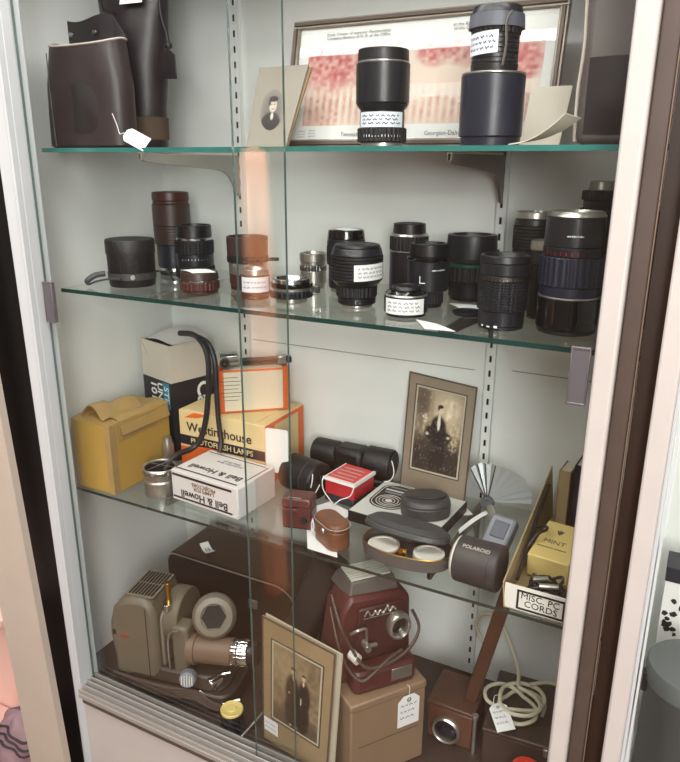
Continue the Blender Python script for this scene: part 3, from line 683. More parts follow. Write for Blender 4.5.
def tall_box():
    ang = math.degrees(math.atan2(-.030, .105))
    w, d, h = .109, .106, .257
    cx, cy = .008, .318
    t = thing('film_carton', 'tall open cream and black photo carton behind the yellow carton', 'box', (cx, cy, L3), ang)
    hb = .176
    mb = MB()
    for (x, y, sx, sy) in ((0, -d/2+.001, w, .002), (0, d/2-.001, w, .002), (-w/2+.001, 0, .002, d-.004), (w/2-.001, 0, .002, d-.004)):
        mb.box((x, y, hb/2), (sx, sy, hb), mi=1); mb.box((x, y, (hb+h)/2), (sx, sy, h-hb))
    mb.box((0, 0, .002), (w-.004, d-.004, .003), mi=1)
    obj('body', mb, ['box_tall_cream', 'box_black'], t)
    obj('blue_panel', MB().box((.034, -d/2-.0003, .144), (.024, .0006, .058)), 'print_blue', t)
    V = T(0, -d/2-.0007, 0, rx=90)
    text('STE', .024, 'paper_blue', t, V @ T(.034, .146, 0) @ T(rz=-90), bold=.0004)
    text('UNI', .026, 'paper', t, V @ T(.010, .147, 0) @ T(rz=-90), bold=.0006)
    text('101', .030, 'paper', t, V @ T(-.014, .147, 0) @ T(rz=-90), bold=.0006)
    V2 = T(w/2+.0005, 0, 0, rz=90) @ T(rx=90)
    text('Ca', .046, 'paper', t, V2 @ T(.026, .140, 0) @ T(rz=-90), bold=.0012)
    obj('flap', MB().grid(12, 10, lambda u, v: (-w/2+.030+(w-.030)*u, d/2-.105*v*(1-.1*u), h+.004+.013*(1-u)*math.sin(math.pi*min(1, .25+v*.75))+.003*math.sin(u*5)), .0016), 'box_white', t)
    obj('flap', MB().grid(6, 6, lambda u, v: (-w/2+.004+.020*u, -d/2+d*v, h-.002-.030*u), .0016), 'box_black', t)
tall_box()
def west_box():
    w, d, h = .214, .150, .131
    t = thing('flashbulb_carton', 'cream, navy and orange photoflash bulb carton under the small orange box', 'box', (.183, .309, L3))
    mb = MB().box((0, 0, h/2), (w, d, h)); mb.m = [0, 0, 0, 2, 0, 0]
    obj('body', mb, ['west_cream', 'navy', 'orange'], t, .0015)
    F = T(0, -d/2-.0006, 0, rx=90)
    obj('orange_panel', MB().box((0, -d/2-.0002, .026), (w-.002, .0006, .050)), 'orange', t)
    obj('orange_arch', MB().prism([(-.075, .050)]+[(-.03+.045*math.cos(a), .050+.008*math.sin(a)) for a in [math.pi*(1-k/10) for k in range(11)]]+[(.06, .050)], 0, .0005, F), 'orange', t)
    obj('navy_band', MB().box((0, -d/2-.0004, .0665), (w-.002, .0006, .021)), 'navy', t)
    obj('orange_flash', MB().prism([(-.092, .116), (-.066, .130), (-.03, .130), (-.056, .120)], 0, .0005, F), 'orange', t)
    text('Westinghouse', .028, 'text_dark', t, F @ T(-.006, .096, .0003), bold=.0004)
    text('PHOTOFLASH LAMPS', .0165, 'west_cream', t, F @ T(0, .0665, .0006), bold=.0002)
    obj('end_label', MB().box((w/2+.0003, .005, .072), (.0006, .09, .10)), 'west_cream', t)
    obj('flap', MB().box((-.01, 0, h+.0008), (w-.03, d-.01, .0012)), 'west_cream', t)
    obj('flap', MB().prism(rrect(.048, .092, .005), 0, .0014, T(w/2+.026, -d/2+.002, .084, rx=90, rz=8)), 'paper', t, label='open white end flap')
west_box()
def orange_box():
    w, d, h = .145, .050, .090
    t = thing('flashbulb_box', 'orange-ended cream bulb box lying on top of the photoflash carton', 'box', (.211, .311, L3+.1334), 40)
    mb = MB().prism(rrect(w, d, .006), 0, h); obj('body', mb, 'orange', t, .002)
    obj('label', MB().box((.0, -d/2-.0003, h/2), (w-.026, .0006, h-.008)).box((0, 0, h+.0003), (w-.026, d-.004, .0006)), 'box_cream', t)
    ln = MB()
    for k in range(7): ln.box((-.046, -d/2-.0007, h*.30+k*.008), (.030+.006*(k % 3), .0003, .0012))
    obj('print_lines', ln, 'mint_ink', t)
orange_box()
def bell_box():
    w, d, h = .163, .112, .062
    t = thing('projector_lamp_box', 'white box printed upside down with black bars, at shelf front left of centre', 'box', (.241, .160, L3), -4.6)
    obj('body', MB().box((0, 0, h/2), (w, d, h)), 'box_white', t, .0015)
    F = T(0, -d/2-.0004, h/2, rx=90); U = T(0, 0, h+.0004)
    obj('bars', MB().box((-.005, -d/2-.0003, h-.008), (w-.016, .0006, .0045)).box((-.005, -d/2-.0003, .008), (w-.016, .0006, .0035)).box((-.004, -d/2+.012, h+.0002), (w-.012, .0035, .0005)).box((-.004, d/2-.010, h+.0002), (w-.02, .0022, .0005)).box((w/2-.008, .01, h+.0002), (.002, d-.04, .0005)), 'text_dark', t)
    text('Bell & Howell', .021, 'text_dark', t, F @ T(.0, -.012, 0) @ T(rz=180), bold=.0004)
    text('LAMPS FOR\nPROJECTORS', .010, 'leather_tan', t, F @ T(0, .008, 0) @ T(rz=180), bold=.0002)
    text('Bell & Howell', .023, 'text_dark', t, U @ T(.0, -.022, 0) @ T(rz=180), bold=.0004)
    text('projection lamp\nbase down', .010, 'ink_grey', t, U @ T(0, .022, 0) @ T(rz=180))
    obj('end_flap', MB().box((w/2+.0006, -.03, h/2), (.001, .05, h-.004)), 'paper', t, .0004)
bell_box()
def tin_can():
    t = thing('bulb_reflector', 'small open silver can with crossed wires, between yellow carton and white box', 'can', (.117, .122, L3))
    obj('body', MB().lathe([(0, 0), (.0315, 0), (.0325, .002), (.0325, .030), (.030, .033), (.030, .041), (.0335, .044), (.0335, .055), (.0315, .057), (.029, .055), (.028, .02), (0, .018)], 48), 'tin', t)
    obj('liner', MB().lathe([(.0285, .053), (.0278, .021), (0, .0195), (0, .0205), (.0272, .022), (.0280, .053)], 40), 'slot_black', t)
    obj('rim_band', MB().lathe([(.0336, .046), (.0344, .047), (.0344, .053), (.0336, .054)], 48), 'steel', t)
    obj('cross_wire', MB().cyl((-.030, 0, .0575), (.030, .004, .0575), .0008, 8).cyl((-.004, -.029, .0580), (.005, .029, .0580), .0008, 8), 'steel', t)
    obj('lug', MB().box((-.038, 0, .050), (.010, .006, .003)).box((.012, -.034, .051), (.006, .008, .003)), 'tin', t, .0006)
tin_can()
def cord():
    t = thing('vinyl_strap', 'black looped strap hanging down before the tall and the photoflash cartons', 'strap', (0, 0, 0))
    obj('strand', MB().tube([(.062, .270, .684), (.100, .262, .688), (.140, .236, .688), (.166, .222, .672), (.174, .218, .640), (.170, .216, .58), (.162, .215, .53), (.150, .212, .49), (.136, .200, .468), (.122, .165, .462), (.117, .135, .440)], .0058, 10), 'cord_black', t)
    obj('strand', MB().tube([(.125, .246, .690), (.168, .228, .684), (.188, .220, .65), (.190, .218, .59), (.192, .217, .53), (.198, .214, .49), (.200, .204, .4695)], .0052, 10), 'cord_black', t)
cord()
def gadget():
    z = L3+.1334+.0908
    t = thing('flash_bracket', 'chrome flash-sync fitting with black bar lying on the orange bulb box', 'bracket', (.211, .309, z), 40)
    obj('bar', MB().box((.028, .004, .007), (.098, .014, .010)), 'lens_black', t, .002)
    obj('clamp', MB().box((.058, .003, .008), (.016, .018, .014)), 'tin', t, .002)
    t.scale = (1.08, 1.2, 1.25)
    obj('body', MB().cyl((-.060, .0, .013), (-.026, .004, .013), .0125, 24).cyl((-.052, 0, .012), (-.050, -.020, .013), .009, 18), 'chrome', t)
    obj('knob', MB().lathe([(0, 0), (.010, 0), (.010, .005), (0, .005)], 40, T(-.051, -.021, .013, rx=90), mod=lambda k, z: 1 if k % 2 else .92), 'chrome', t)
    obj('socket', MB().lathe([(.003, .0055), (.006, .0055), (.006, .0062), (.003, .0062), (.003, .0055)], 24, T(-.051, -.021, .013, rx=90)), 'slot_black', t)
gadget()
o = obj('metal_flask', MB().lathe([(0, 0), (.012, 0), (.013, .002), (.013, .055), (.010, .066), (.009, .074), (.0, .075)], 28), 'tin'); o.location = (.060, .212, L3); tag(o, 'narrow silver cylinder standing between yellow and photoflash cartons', 'cylinder')

# ------------------------------------------------------------------ lowest shelf: middle
def lens_case_lying():
    t = thing('lens_case', 'round black lens case lying on its side, nearest of the black cases', 'lens case', (.369, .252, L3), -14)
    Xc = T(-.040, 0, .0365, ry=90)
    obj('body', MB().lathe([(0, 0), (.034, 0), (.036, .003), (.036, .056), (0, .056)], 48, Xc), 'leather_black', t)
    obj('lid', MB().lathe([(0, .057), (.0365, .057), (.0365, .078), (.034, .081), (0, .081)], 48, Xc), 'leather_black', t)
    obj('seam', MB().lathe([(.0362, .0555), (.0372, .0560), (.0372, .0575), (.0362, .0580)], 48, Xc), 'leather_grey', t)
    obj('strap_loop', MB().tube([(.041, -.004, .056), (.045, -.004, .045), (.044, -.004, .030), (.041, -.004, .024)], .0024, 8), 'leather_black', t)
    obj('tie', MB().tube([(.0415, -.022, .060), (.043, -.024, .052), (.043, -.026, .042), (.042, -.028, .034)], .0012, 6), 'string', t)
lens_case_lying()
def bino_case():
    t = thing('binocular_case', 'long black three-lobed binocular case behind the red box', 'binocular case', (.422, .358, L3))
    t.scale = (.92, .92, .90)
    obj('left_barrel', MB().lathe([(0, 0), (.028, 0), (.031, .004), (.031, .055), (.029, .062), (0, .062)], 40, T(-.098, .004, .048, ry=90)), 'leather_black', t)
    obj('middle', MB().box((-.004, 0, .040), (.076, .056, .078)), 'leather_black', t, .014)
    obj('right_barrel', MB().lathe([(0, 0), (.030, 0), (.0335, .004), (.0335, .058), (.031, .062), (0, .062)], 40, T(.034, 0, .052, ry=90)), 'leather_black', t)
    obj('foot', MB().box((-.004, 0, .009), (.184, .05, .018)), 'leather_black', t, .005)
    obj('end_cap', MB().lathe([(0, 0), (.026, 0), (.027, .002), (.0, .003)], 40, T(.0965, 0, .052, ry=90)), 'leather_grey', t)
    obj('tie', MB().tube([(.100, -.018, .070), (.106, -.022, .058), (.108, -.024, .042), (.102, -.028, .028), (.090, -.034, .024)], .0013, 6), 'string', t)
bino_case()
def red_box():
    t = thing('filter_box', 'small red lidded box tied with white string, before the black cases', 'box', (.456, .274, L3+.0016), -7)
    obj('base', MB().box((0, 0, .007), (.068, .072, .014)), 'navy', t, .002)
    obj('body', MB().box((0, 0, .0285), (.067, .071, .029)), 'red_box', t, .002)
    obj('lid', MB().box((0, 0, .046), (.069, .073, .006)), 'red_lid', t, .001)
    obj('trim', MB().box((0, -.037, .046), (.070, .0012, .0066)).box((.035, 0, .046), (.0012, .074, .0066)).box((0, -.034, .0493), (.069, .002, .0008)).box((.0325, 0, .0493), (.002, .072, .0008)).box((-.0325, 0, .0493), (.002, .072, .0008)), 'string', t, label='white card edging')
    ln = MB()
    for k in range(4): ln.box((-.002, -.022+k*.014, .0493), (.050-.004*(k % 2), .003, .0005))
    obj('print_lines', ln, 'stitch', t)
    obj('string', MB().tube([(-.0355, -.037, .049), (-.036, -.041, .036), (-.032, -.041, .020), (-.010, -.046, .004), (-.004, -.050, .0016), (.006, -.042, .012), (.026, -.040, .024), (.032, -.0385, .036), (.0345, -.037, .050)], .0011, 6), 'string', t)
    obj('string', MB().tube([(-.036, -.038, .046), (-.042, -.046, .026), (-.046, -.058, .008), (-.048, -.066, .002), (-.042, -.078, .0016)], .0011, 6), 'string', t)
red_box()
slip('white slip under the front of the red string-tied box', [(.408, .196), (.478, .178), (.496, .218), (.430, .240)], L3, .0006)
def maroon_case():
    t = thing('meter_case', 'maroon leather meter case with front snap, beside the small brown case', 'leather case', (.424, .138, L3), 14)
    t.scale = (.88, .92, .95)
    obj('body', MB().box((0, 0, .022), (.062, .046, .044)), 'leather_maroon', t, .006)
    obj('lid', MB().box((0, -.001, .054), (.064, .049, .020), taper=(.95, .8)), 'leather_maroon', t, .005)
    obj('flap', MB().grid(6, 6, lambda u, v: (.004+.026*u, -.0265-.002*math.sin(math.pi*v), .018+.030*v), .002), 'leather_maroon', t)
    obj('snap', MB().lathe([(0, .003), (.006, .003), (.0075, 0), (0, 0)], 20, T(.017, -.0285, .024, rx=90)), 'slot_black', t)
    obj('lettering_stamp', MB().box((-.004, -.020, .0644), (.028, .0022, .0004)), 'stitch', t)
maroon_case()
slip('white slip under the small brown leather case at shelf front', [(.445, .126), (.478, .072), (.536, .070), (.500, .132)], L3, .0006)
def brown_case():
    t = thing('meter_case', 'small tan-brown leather case with rounded ends and white string', 'leather case', (.505, .110, L3+.0012), -32)
    obj('body', MB().prism(rrect(.074, .042, .020, 8), 0, .034), 'leather_tan', t, .002)
    obj('lid', MB().prism(rrect(.077, .045, .0215, 8), .0345, .046, top=rrect(.070, .038, .018, 8)), 'leather_tan', t, .003)
    obj('stitching', MB().tube([(x, y, .0405) for x, y in rrect(.0768, .0448, .0214, 8)], .0007, 6, closed=True, smooth=1), 'stitch', t)
    obj('snap', MB().lathe([(0, .002), (.004, .002), (.005, 0), (0, 0)], 16, T(.005, -.0215, .03, rx=90)), 'tin', t)
    obj('string', MB().tube([(-.030, -.021, .036), (-.034, -.022, .024), (-.030, -.023, .012), (-.024, -.0225, .020), (-.028, -.022, .034), (-.036, -.018, .014), (-.034, -.022, .004)], .0010, 6), 'string', t)
brown_case()
def tray():
    t = thing('display_box', 'flat black-sided box with white top and printed meter badge, under the grey case', 'box', (.585, .257, L3), -4)
    w, d, h = .172, .146, .021
    obj('body', MB().box((0, 0, h/2), (w, d, h)), 'tray_black', t, .0012)
    obj('top_card', MB().box((0, 0, h+.0004), (w-.004, d-.004, .0008)), 'tray_white', t)
    B = T(-.040, .016, h+.0008, rz=2) @ Matrix.Diagonal((1.12, 1.05, 1, 1))
    obj('badge', MB().prism(rrect(.062, .098, .026, 8), 0, .0005, B), 'text_dark', t)
    mb = MB().tube([(x, y, .0006) for x, y in rrect(.055, .091, .0235, 8)], .0007, 6, closed=True, smooth=1); obj('badge_line', mb, 'disc_white', t, X=B)
    g = MB()
    for r in (.022, .017, .011): g.lathe([(r-.0012, .0005), (r, .0005), (r, .001), (r-.0012, .001), (r-.0012, .0005)], 32, B @ T(0, -.018, 0))
    obj('badge_dial', g.lathe([(0, .001), (.006, .0008), (.006, .0005)], 20, B @ T(0, -.018, 0)), 'disc_white', t)
    for k, (y, w2) in enumerate(((.034, .036), (.022, .044), (.012, .040))): obj('badge_print', MB().box((0, y, .0008), (w2, .005, .0004), B), ('grey_plastic', 'disc_white', 'grey_plastic')[k], t)
tray()
def oval(rx, ry, n=48, p=.85): return [(rx*math.copysign(abs(math.cos(a))**p, math.cos(a)), ry*math.copysign(abs(math.sin(a))**p, math.sin(a))) for a in (2*math.pi*k/n for k in range(n))]
def grey_case():
    t = thing('leather_pouch', 'round grey leather pouch with curved flap, sitting on the white-topped box', 'leather case', (.622, .246, L3+.0222), 28)
    obj('body', MB().prism(oval(.044, .036), 0, .022, top=oval(.045, .037)), 'leather_grey', t, .002)
    obj('lid', MB().prism(oval(.0455, .0375), .0222, .033, top=oval(.040, .032)), 'leather_grey', t, .003)
    obj('flap_edge', MB().tube([(-.036, -.004, .0322), (-.024, -.009, .0345), (0, -.015, .035), (.024, -.013, .0345), (.036, -.002, .0322)], .0018, 8), 'leather_black', t)
grey_case()
def open_case():
    t = thing('filter_case', 'open grey oval case showing white and red discs, at the front of lowest shelf', 'filter case', (.637, .124, L3), 2)
    mb = MB(); N = 56; rows = [(.068, .036, 0), (.074, .041, .004), (.077, .043, .026), (.0755, .0415, .026), (.0725, .0395, .006)]
    vs = [(x, y, z) for a, b, z in rows for x, y in oval(a, b, N)]; fs = [(r*N+i, r*N+(i+1) % N, (r+1)*N+(i+1) % N, (r+1)*N+i) for r in range(len(rows)-1) for i in range(N)]
    fs += [tuple(range(N))[::-1], tuple((len(rows)-1)*N+i for i in range(N))]
    obj('base', mb.add(vs, fs), 'case_grey', t)
    obj('rim', MB().tube([(x, y, .0265) for x, y in oval(.0765, .0425, 40)], .0011, 6, closed=True, smooth=1), 'gold', t, label='thin brass rim')
    LX = T(-.006, .016, .0455, rx=-14, ry=3)
    obj('lid', MB().prism(oval(.074, .041), -.006, .004, LX, top=oval(.072, .039)).prism(oval(.070, .037), .004, .011, LX, top=oval(.060, .028)), 'grey_leatherette', t, .002)
    obj('hinge', MB().box((0, .041, .034), (.05, .003, .020)), 'tin', t)
    obj('clasp', MB().box((.004, -.034, .030), (.012, .006, .014)).cyl((.001, -.037, .028), (.008, -.037, .034), .003, 12), 'gold', t, .001)
def disc(label, x, y, z, r, rz=0, tilt=0, red=True):
    t = thing('filter_disc', label, 'filter', (x, y, z)); t.rotation_euler = (R(tilt), 0, 0)
    obj('rim', MB().lathe([(0, 0), (r*.97, 0), (r, .002), (r, .009), (0, .009)], 48), 'disc_red' if red else 'disc_white', t)
    obj('face', MB().lathe([(0, .0092), (r*.98, .0092), (r, .0105), (r*.98, .0145), (r*.80, .0155), (r*.76, .0135), (0, .0135)], 48), 'disc_white', t)
open_case()
disc('white-topped red-edged disc in the left half of open oval case', .600, .113, L3+.0075, .027)
disc('plain white disc in the right half of the open oval case', .676, .121, L3+.0075, .026, red=False)
def portrait(label, tl, tr, bl, br, inset, mount, name, fn, X0=None, liners=True, th=.003):
    t = thing('mounted_photograph', label, 'photograph')
    tl, tr, bl, br = map(Vector, (tl, tr, bl, br)); n = (br-bl).cross(tl-bl).normalized(); k = n*-th
    obj('mount', MB().hexa([bl, br, br+k, bl+k], [tl, tr, tr+k, tl+k]), mount, t, .0004)
    P = lambda u, v, e=.0: (bl*(1-u)+br*u)*(1-v)+(tl*(1-u)+tr*u)*v+n*e
    def band(u0, v0, u1, v1, du, dv, e, nm, m):
        mb = MB()
        for a, b, c, d in ((u0, v0, u1, v0+dv), (u0, v1-dv, u1, v1), (u0, v0+dv, u0+du, v1-dv), (u1-du, v0+dv, u1, v1-dv)):
            mb.hexa([P(a, b, 0), P(c, b, 0), P(c, d, 0), P(a, d, 0)], [P(a, b, e), P(c, b, e), P(c, d, e), P(a, d, e)])
        obj(nm, mb, m, t)
    u0, v0, u1, v1 = inset
    band(0, 0, 1, 1, .018, .012, .0009, 'edge_line', 'mount_edge')
    band(u0-.04, v0-.025, u1+.04, v1+.025, .014, .009, .0008, 'inner_line', 'mount_edge')
    band(u0-.022, v0-.014, u1+.022, v1+.014, .020, .013, .0005, 'inner_liner', 'mount_light')
    nx, ny = 60, 90
    vs = [tuple(P(u0+(u1-u0)*i/nx, v0+(v1-v0)*j/ny, .0006)) for j in range(ny+1) for i in range(nx+1)]
    o = picture('print', 1, 1, nx, ny, fn, t, I4)
    for v, c in zip(o.data.vertices, vs): v.co = c
    return t
def man(u, v):
    n = noise2(u*16, v*22); m = noise2(u*40+9, v*56+3); c = mixc((176, 158, 132), (118, 102, 84), n)
    c = mixc(c, (222, 208, 178), blob(u, v, .66, .80, .32, .22, .6)*.8*(.5+n)); c = mixc(c, (88, 76, 66), blob(u, v, .12, .86, .17, .2, .4)*.8); c = mixc(c, (160, 144, 120), (blob(u, v, .34, .86, .04, .2, .3))*.8)
    c = mixc(c, (58, 49, 44), blob(u, v, .5, .10, .85, .34, .25)); c = mixc(c, (88, 76, 66), blob(v, 0, .33, 0, .03, 1, .6)*.6)
    c = mixc(c, (200, 182, 152), max(blob(u, v, .82, .56, .16, .10, .3), blob(u, v, .86, .40, .10, .10, .3))*(1 if m > .52 else .15))
    c = mixc(c, (40, 33, 31), blob(u, v, .51, .53, .17, .17, .15)); c = mixc(c, (40, 33, 31), max(blob(u, v, .36, .48, .13, .08, .25), blob(u, v, .68, .45, .12, .07, .25))); c = mixc(c, (46, 38, 34), max(blob(u, v, .46, .24, .12, .20, .2), blob(u, v, .60, .22, .10, .20, .2))); c = mixc(c, (66, 56, 50), blob(u, v, .30, .30, .22, .06, .3))
    c = mixc(c, (228, 220, 202), blob(u, v, .515, .62, .035, .105, .15)); c = mixc(c, (214, 198, 172), blob(u, v, .525, .775, .048, .048, .15)); c = mixc(c, (44, 36, 32), max(blob(u, v, .525, .822, .056, .022, .15), blob(u, v, .485, .80, .018, .03, .3)))
    c = mixc(c, (216, 202, 176), max(blob(u, v, .20, .64, .07, .06, .3)*(m > .45), blob(u, v, .28, .46, .035, .02, .3), blob(u, v, .74, .46, .035, .018, .3)))
    return mixc(c, (236, 224, 200), .35) if m > .86 else c
portrait('sepia studio portrait in grey mount leaning on back wall, lowest shelf', (.524, .396, L3+.234), (.661, .394, L3+.222), (.528, .352, L3+.006), (.662, .352, L3+.001), (.155, .20, .84, .89), 'photo_mount', 'p', man)
slip('white slip beside the grey round pouch, under the leaning portrait', [(.620, .344), (.664, .300), (.690, .318), (.652, .358)], L3, .001)
def fan_flash():
    t = thing('fan_flash', 'folding fan-shaped silver flash reflector on a grey body', 'flash', (.735, .255, L3))
    hub = Vector((.719-.735, .300-.255, .442-L3)); tips = [(.672, .338, .470), (.675, .334, .485), (.688, .332, .497), (.704, .328, .502), (.724, .322, .505), (.745, .316, .505), (.764, .309, .5025), (.781, .302, .498), (.791, .293, .490), (.799, .286, .479), (.800, .281, .466)]
    tips = [Vector(p)-Vector((.735, .255, L3)) for p in tips]
    P = []
    for i, p in enumerate(tips):
        if i: P.append((tips[i-1]+p)/2+Vector((.0005, .0045, .001))*(1 if i < 5 else .35))
        P.append(p)
    N = len(P)-1
    def fn(u, v):
        f = u*N; i = min(int(f), N-1); q = P[i].lerp(P[i+1], f-i); return tuple(hub.lerp(q, .12+.88*v))
    obj('reflector', MB().grid(N, 6, fn, .0006), 'fan_blade', t, sharp=2)
    rib = MB()
    for p in tips[1:5]: rib.cyl(hub.lerp(p, .15)+Vector((0, -.002, .001)), p+Vector((0, -.001, 0)), .0011, 6)
    obj('rib', rib, 'fan_dark', t)
    obj('hub', MB().cyl(hub+Vector((0, .006, -.002)), hub+Vector((.003, -.014, .004)), .012, 24).cyl(hub+Vector((.003, -.014, .004)), hub+Vector((.004, -.018, .005)), .005, 16), 'fan_dark', t)
    BX = T(.030, -.038, .030, rx=42, rz=-12)
    obj('body', MB().box((0, 0, 0), (.044, .060, .026), BX), 'grey_plastic', t, .005)
    obj('window', MB().box((.002, .004, .0135), (.026, .030, .003), BX), 'grey_plastic_dark', t, .002, label='dark square panel')
    obj('foot', MB().box((.002, -.034, -.002), (.022, .014, .012), BX).box((.002, -.040, .001), (.014, .008, .006), BX), 'tin', t, .002)
    obj('stem', MB().cyl(hub, (.012, -.004, .036), .007, 14), 'tin', t)
fan_flash()
o = obj('price_strip', MB().grid(8, 3, lambda u, v: (.684+.042*u+.006*v, .250+.046*u-.012*v, L3+.001+.030*u+.004*math.sin(u*3)), .0008), 'paper'); tag(o, 'white paper strip hanging from the fan flash, left side', 'paper', 'loose paper slips')
def round_case():
    t = thing('camera_case', 'dark cylindrical hard case lying on its side with pale end, left of cord carton', 'camera case', (.766, .106, L3), -3)
    X = T(-.042, 0, .0362, ry=90)
    obj('body', MB().lathe([(0, .004), (.033, .004), (.036, .008), (.036, .060), (0, .060)], 56, X), 'round_grey', t)
    obj('lid', MB().lathe([(0, .0605), (.0362, .0605), (.0362, .072), (.034, .0745), (0, .0745)], 56, X), 'round_grey', t)
    obj('end_cap', MB().lathe([(0, -.002), (.024, -.002), (.0335, .003), (.0348, .007), (0, .007)], 56, X), 'disc_white', t, label='pale rounded end')
    text('POLAROID', .0088, 'stitch', t, T(-.004, -.0165, .0688, rx=24), bold=.0002)
round_case()
def cord_carton():
    t = thing('cord_carton', 'long open white carton lettered MISC PC CORDS, right end of lowest shelf', 'box', (.8665, .226, L3), -1)
    w, d, h = .100, .322, .041
    mb = MB().box((0, 0, .001), (w, d, .002), mi=1).box((0, -d/2+.001, h/2), (w, .002, h))
    mb.hexa([(-w/2, -d/2, 0), (-w/2+.002, -d/2, 0), (-w/2+.002, d/2, 0), (-w/2, d/2, 0)], [(-w/2-.004, -d/2, h), (-w/2-.002, -d/2, h), (-w/2-.008, d/2, .096), (-w/2-.010, d/2, .096)], 1)
    mb.hexa([(w/2-.002, -d/2, 0), (w/2, -d/2, 0), (w/2, d/2, 0), (w/2-.002, d/2, 0)], [(w/2-.002, -d/2, h), (w/2, -d/2, h), (w/2, d/2, .096), (w/2-.002, d/2, .096)], 0)
    mb.box((0, d/2-.001, .048), (w, .002, .096))
    obj('body', mb, ['card_white', 'card_inner'], t)
    F = T(0, -d/2-.0004, 0, rx=90)
    fb = MB()
    for x, y, a, b in ((.002, .0345, .068, .003), (.002, .0055, .068, .003), (-.0305, .020, .003, .029), (.0345, .020, .003, .029)): fb.box((x, -d/2-.0004, y), (a, .0006, b))
    obj('border', fb, 'slot_black', t)
    text('MISC. PC\n CORDS', .0142, 'slot_black', t, F @ T(.001, .0205, .0002) @ T(rz=-2), bold=0)
cord_carton()
def mint_box():
    t = thing('cord_box', 'pale yellow box lettered MINT lying inside the white cord carton', 'box', (.862, .203, L3+.0115), -6)
    w, d, h = .064, .104, .040
    X = T(0, 0, h/2, rx=6)
    obj('body', MB().box((0, 0, 0), (w, d, h), X), 'mint_yellow', t, .002)
    text('MINT', .0145, 'mint_ink', t, X @ T(-.004, -.006, h/2+.0004), bold=0)
    text('exposure meters', .0065, 'mint_ink', t, X @ T(-.004, -.022, h/2+.0004))
    obj('crest', MB().prism([(-.004, .004), (0, -.002), (.004, .004), (.006, .012), (.002, .009), (0, .014), (-.002, .009), (-.006, .012)], 0, .0003, X @ T(-.004, .018, h/2+.0002)), 'mint_ink', t)
mint_box()
def cables():
    t = thing('sync_cords', 'tangled dark flash sync cords in the front of the white cord carton', 'cord')
    for k in range(7):
        pts = []; ph = k*1.3
        for i in range(9):
            a = ph+i*.75; pts.append((.864+.030*math.cos(a)*(1-.05*k), .108+.022*math.sin(a*1.1+k), L3+.010+.0035*k+.003*math.sin(i*2+k)))
        obj('cord', MB().tube(pts, .0024, 8), ('cord_black', 'cord_brown', 'leather_black')[k % 3], t)
    obj('cord', MB().tube([(.823, .10, L3+.03), (.8215, .15, L3+.043), (.820, .20, L3+.054), (.818, .27, L3+.068), (.818, .33, L3+.085)], .003, 8), 'cord_black', t)
    obj('cord', MB().tube([(.8215, .17, L3+.048), (.831, .185, L3+.064), (.842, .20, L3+.068), (.838, .214, L3+.066), (.8215, .220, L3+.058)], .0024, 8), 'cord_black', t)
    obj('plug', MB().cyl((.858, .086, L3+.037), (.884, .094, L3+.038), .0042, 14), 'tin', t); obj('plug', MB().cyl((.846, .098, L3+.038), (.866, .108, L3+.039), .0042, 14), 'tin', t)
cables()
def book(label, x, y, w, d, h, m, lean=0):
    t = thing('manual', label, 'book', (x, y, L3+.0022), 0, 'manuals in the cord carton'); t.rotation_euler = (R(lean), 0, R(-4))
    obj('cover', MB().box((-w/2+.001, 0, h/2), (.002, d, h)).box((w/2-.001, 0, h/2), (.002, d, h)).box((0, -d/2+.001, h/2), (w, .002, h)), m, t)
    obj('pages', MB().box((0, .002, h/2), (w-.004, d-.006, h-.004)), 'box_cream', t)
book('brown-covered manual standing at the back left of cord carton', .846, .345, .020, .05, .118, 'card_inner')
book('dark tall manual with cream pages standing at the back of cord carton', .880, .322, .026, .085, .150, 'navy')
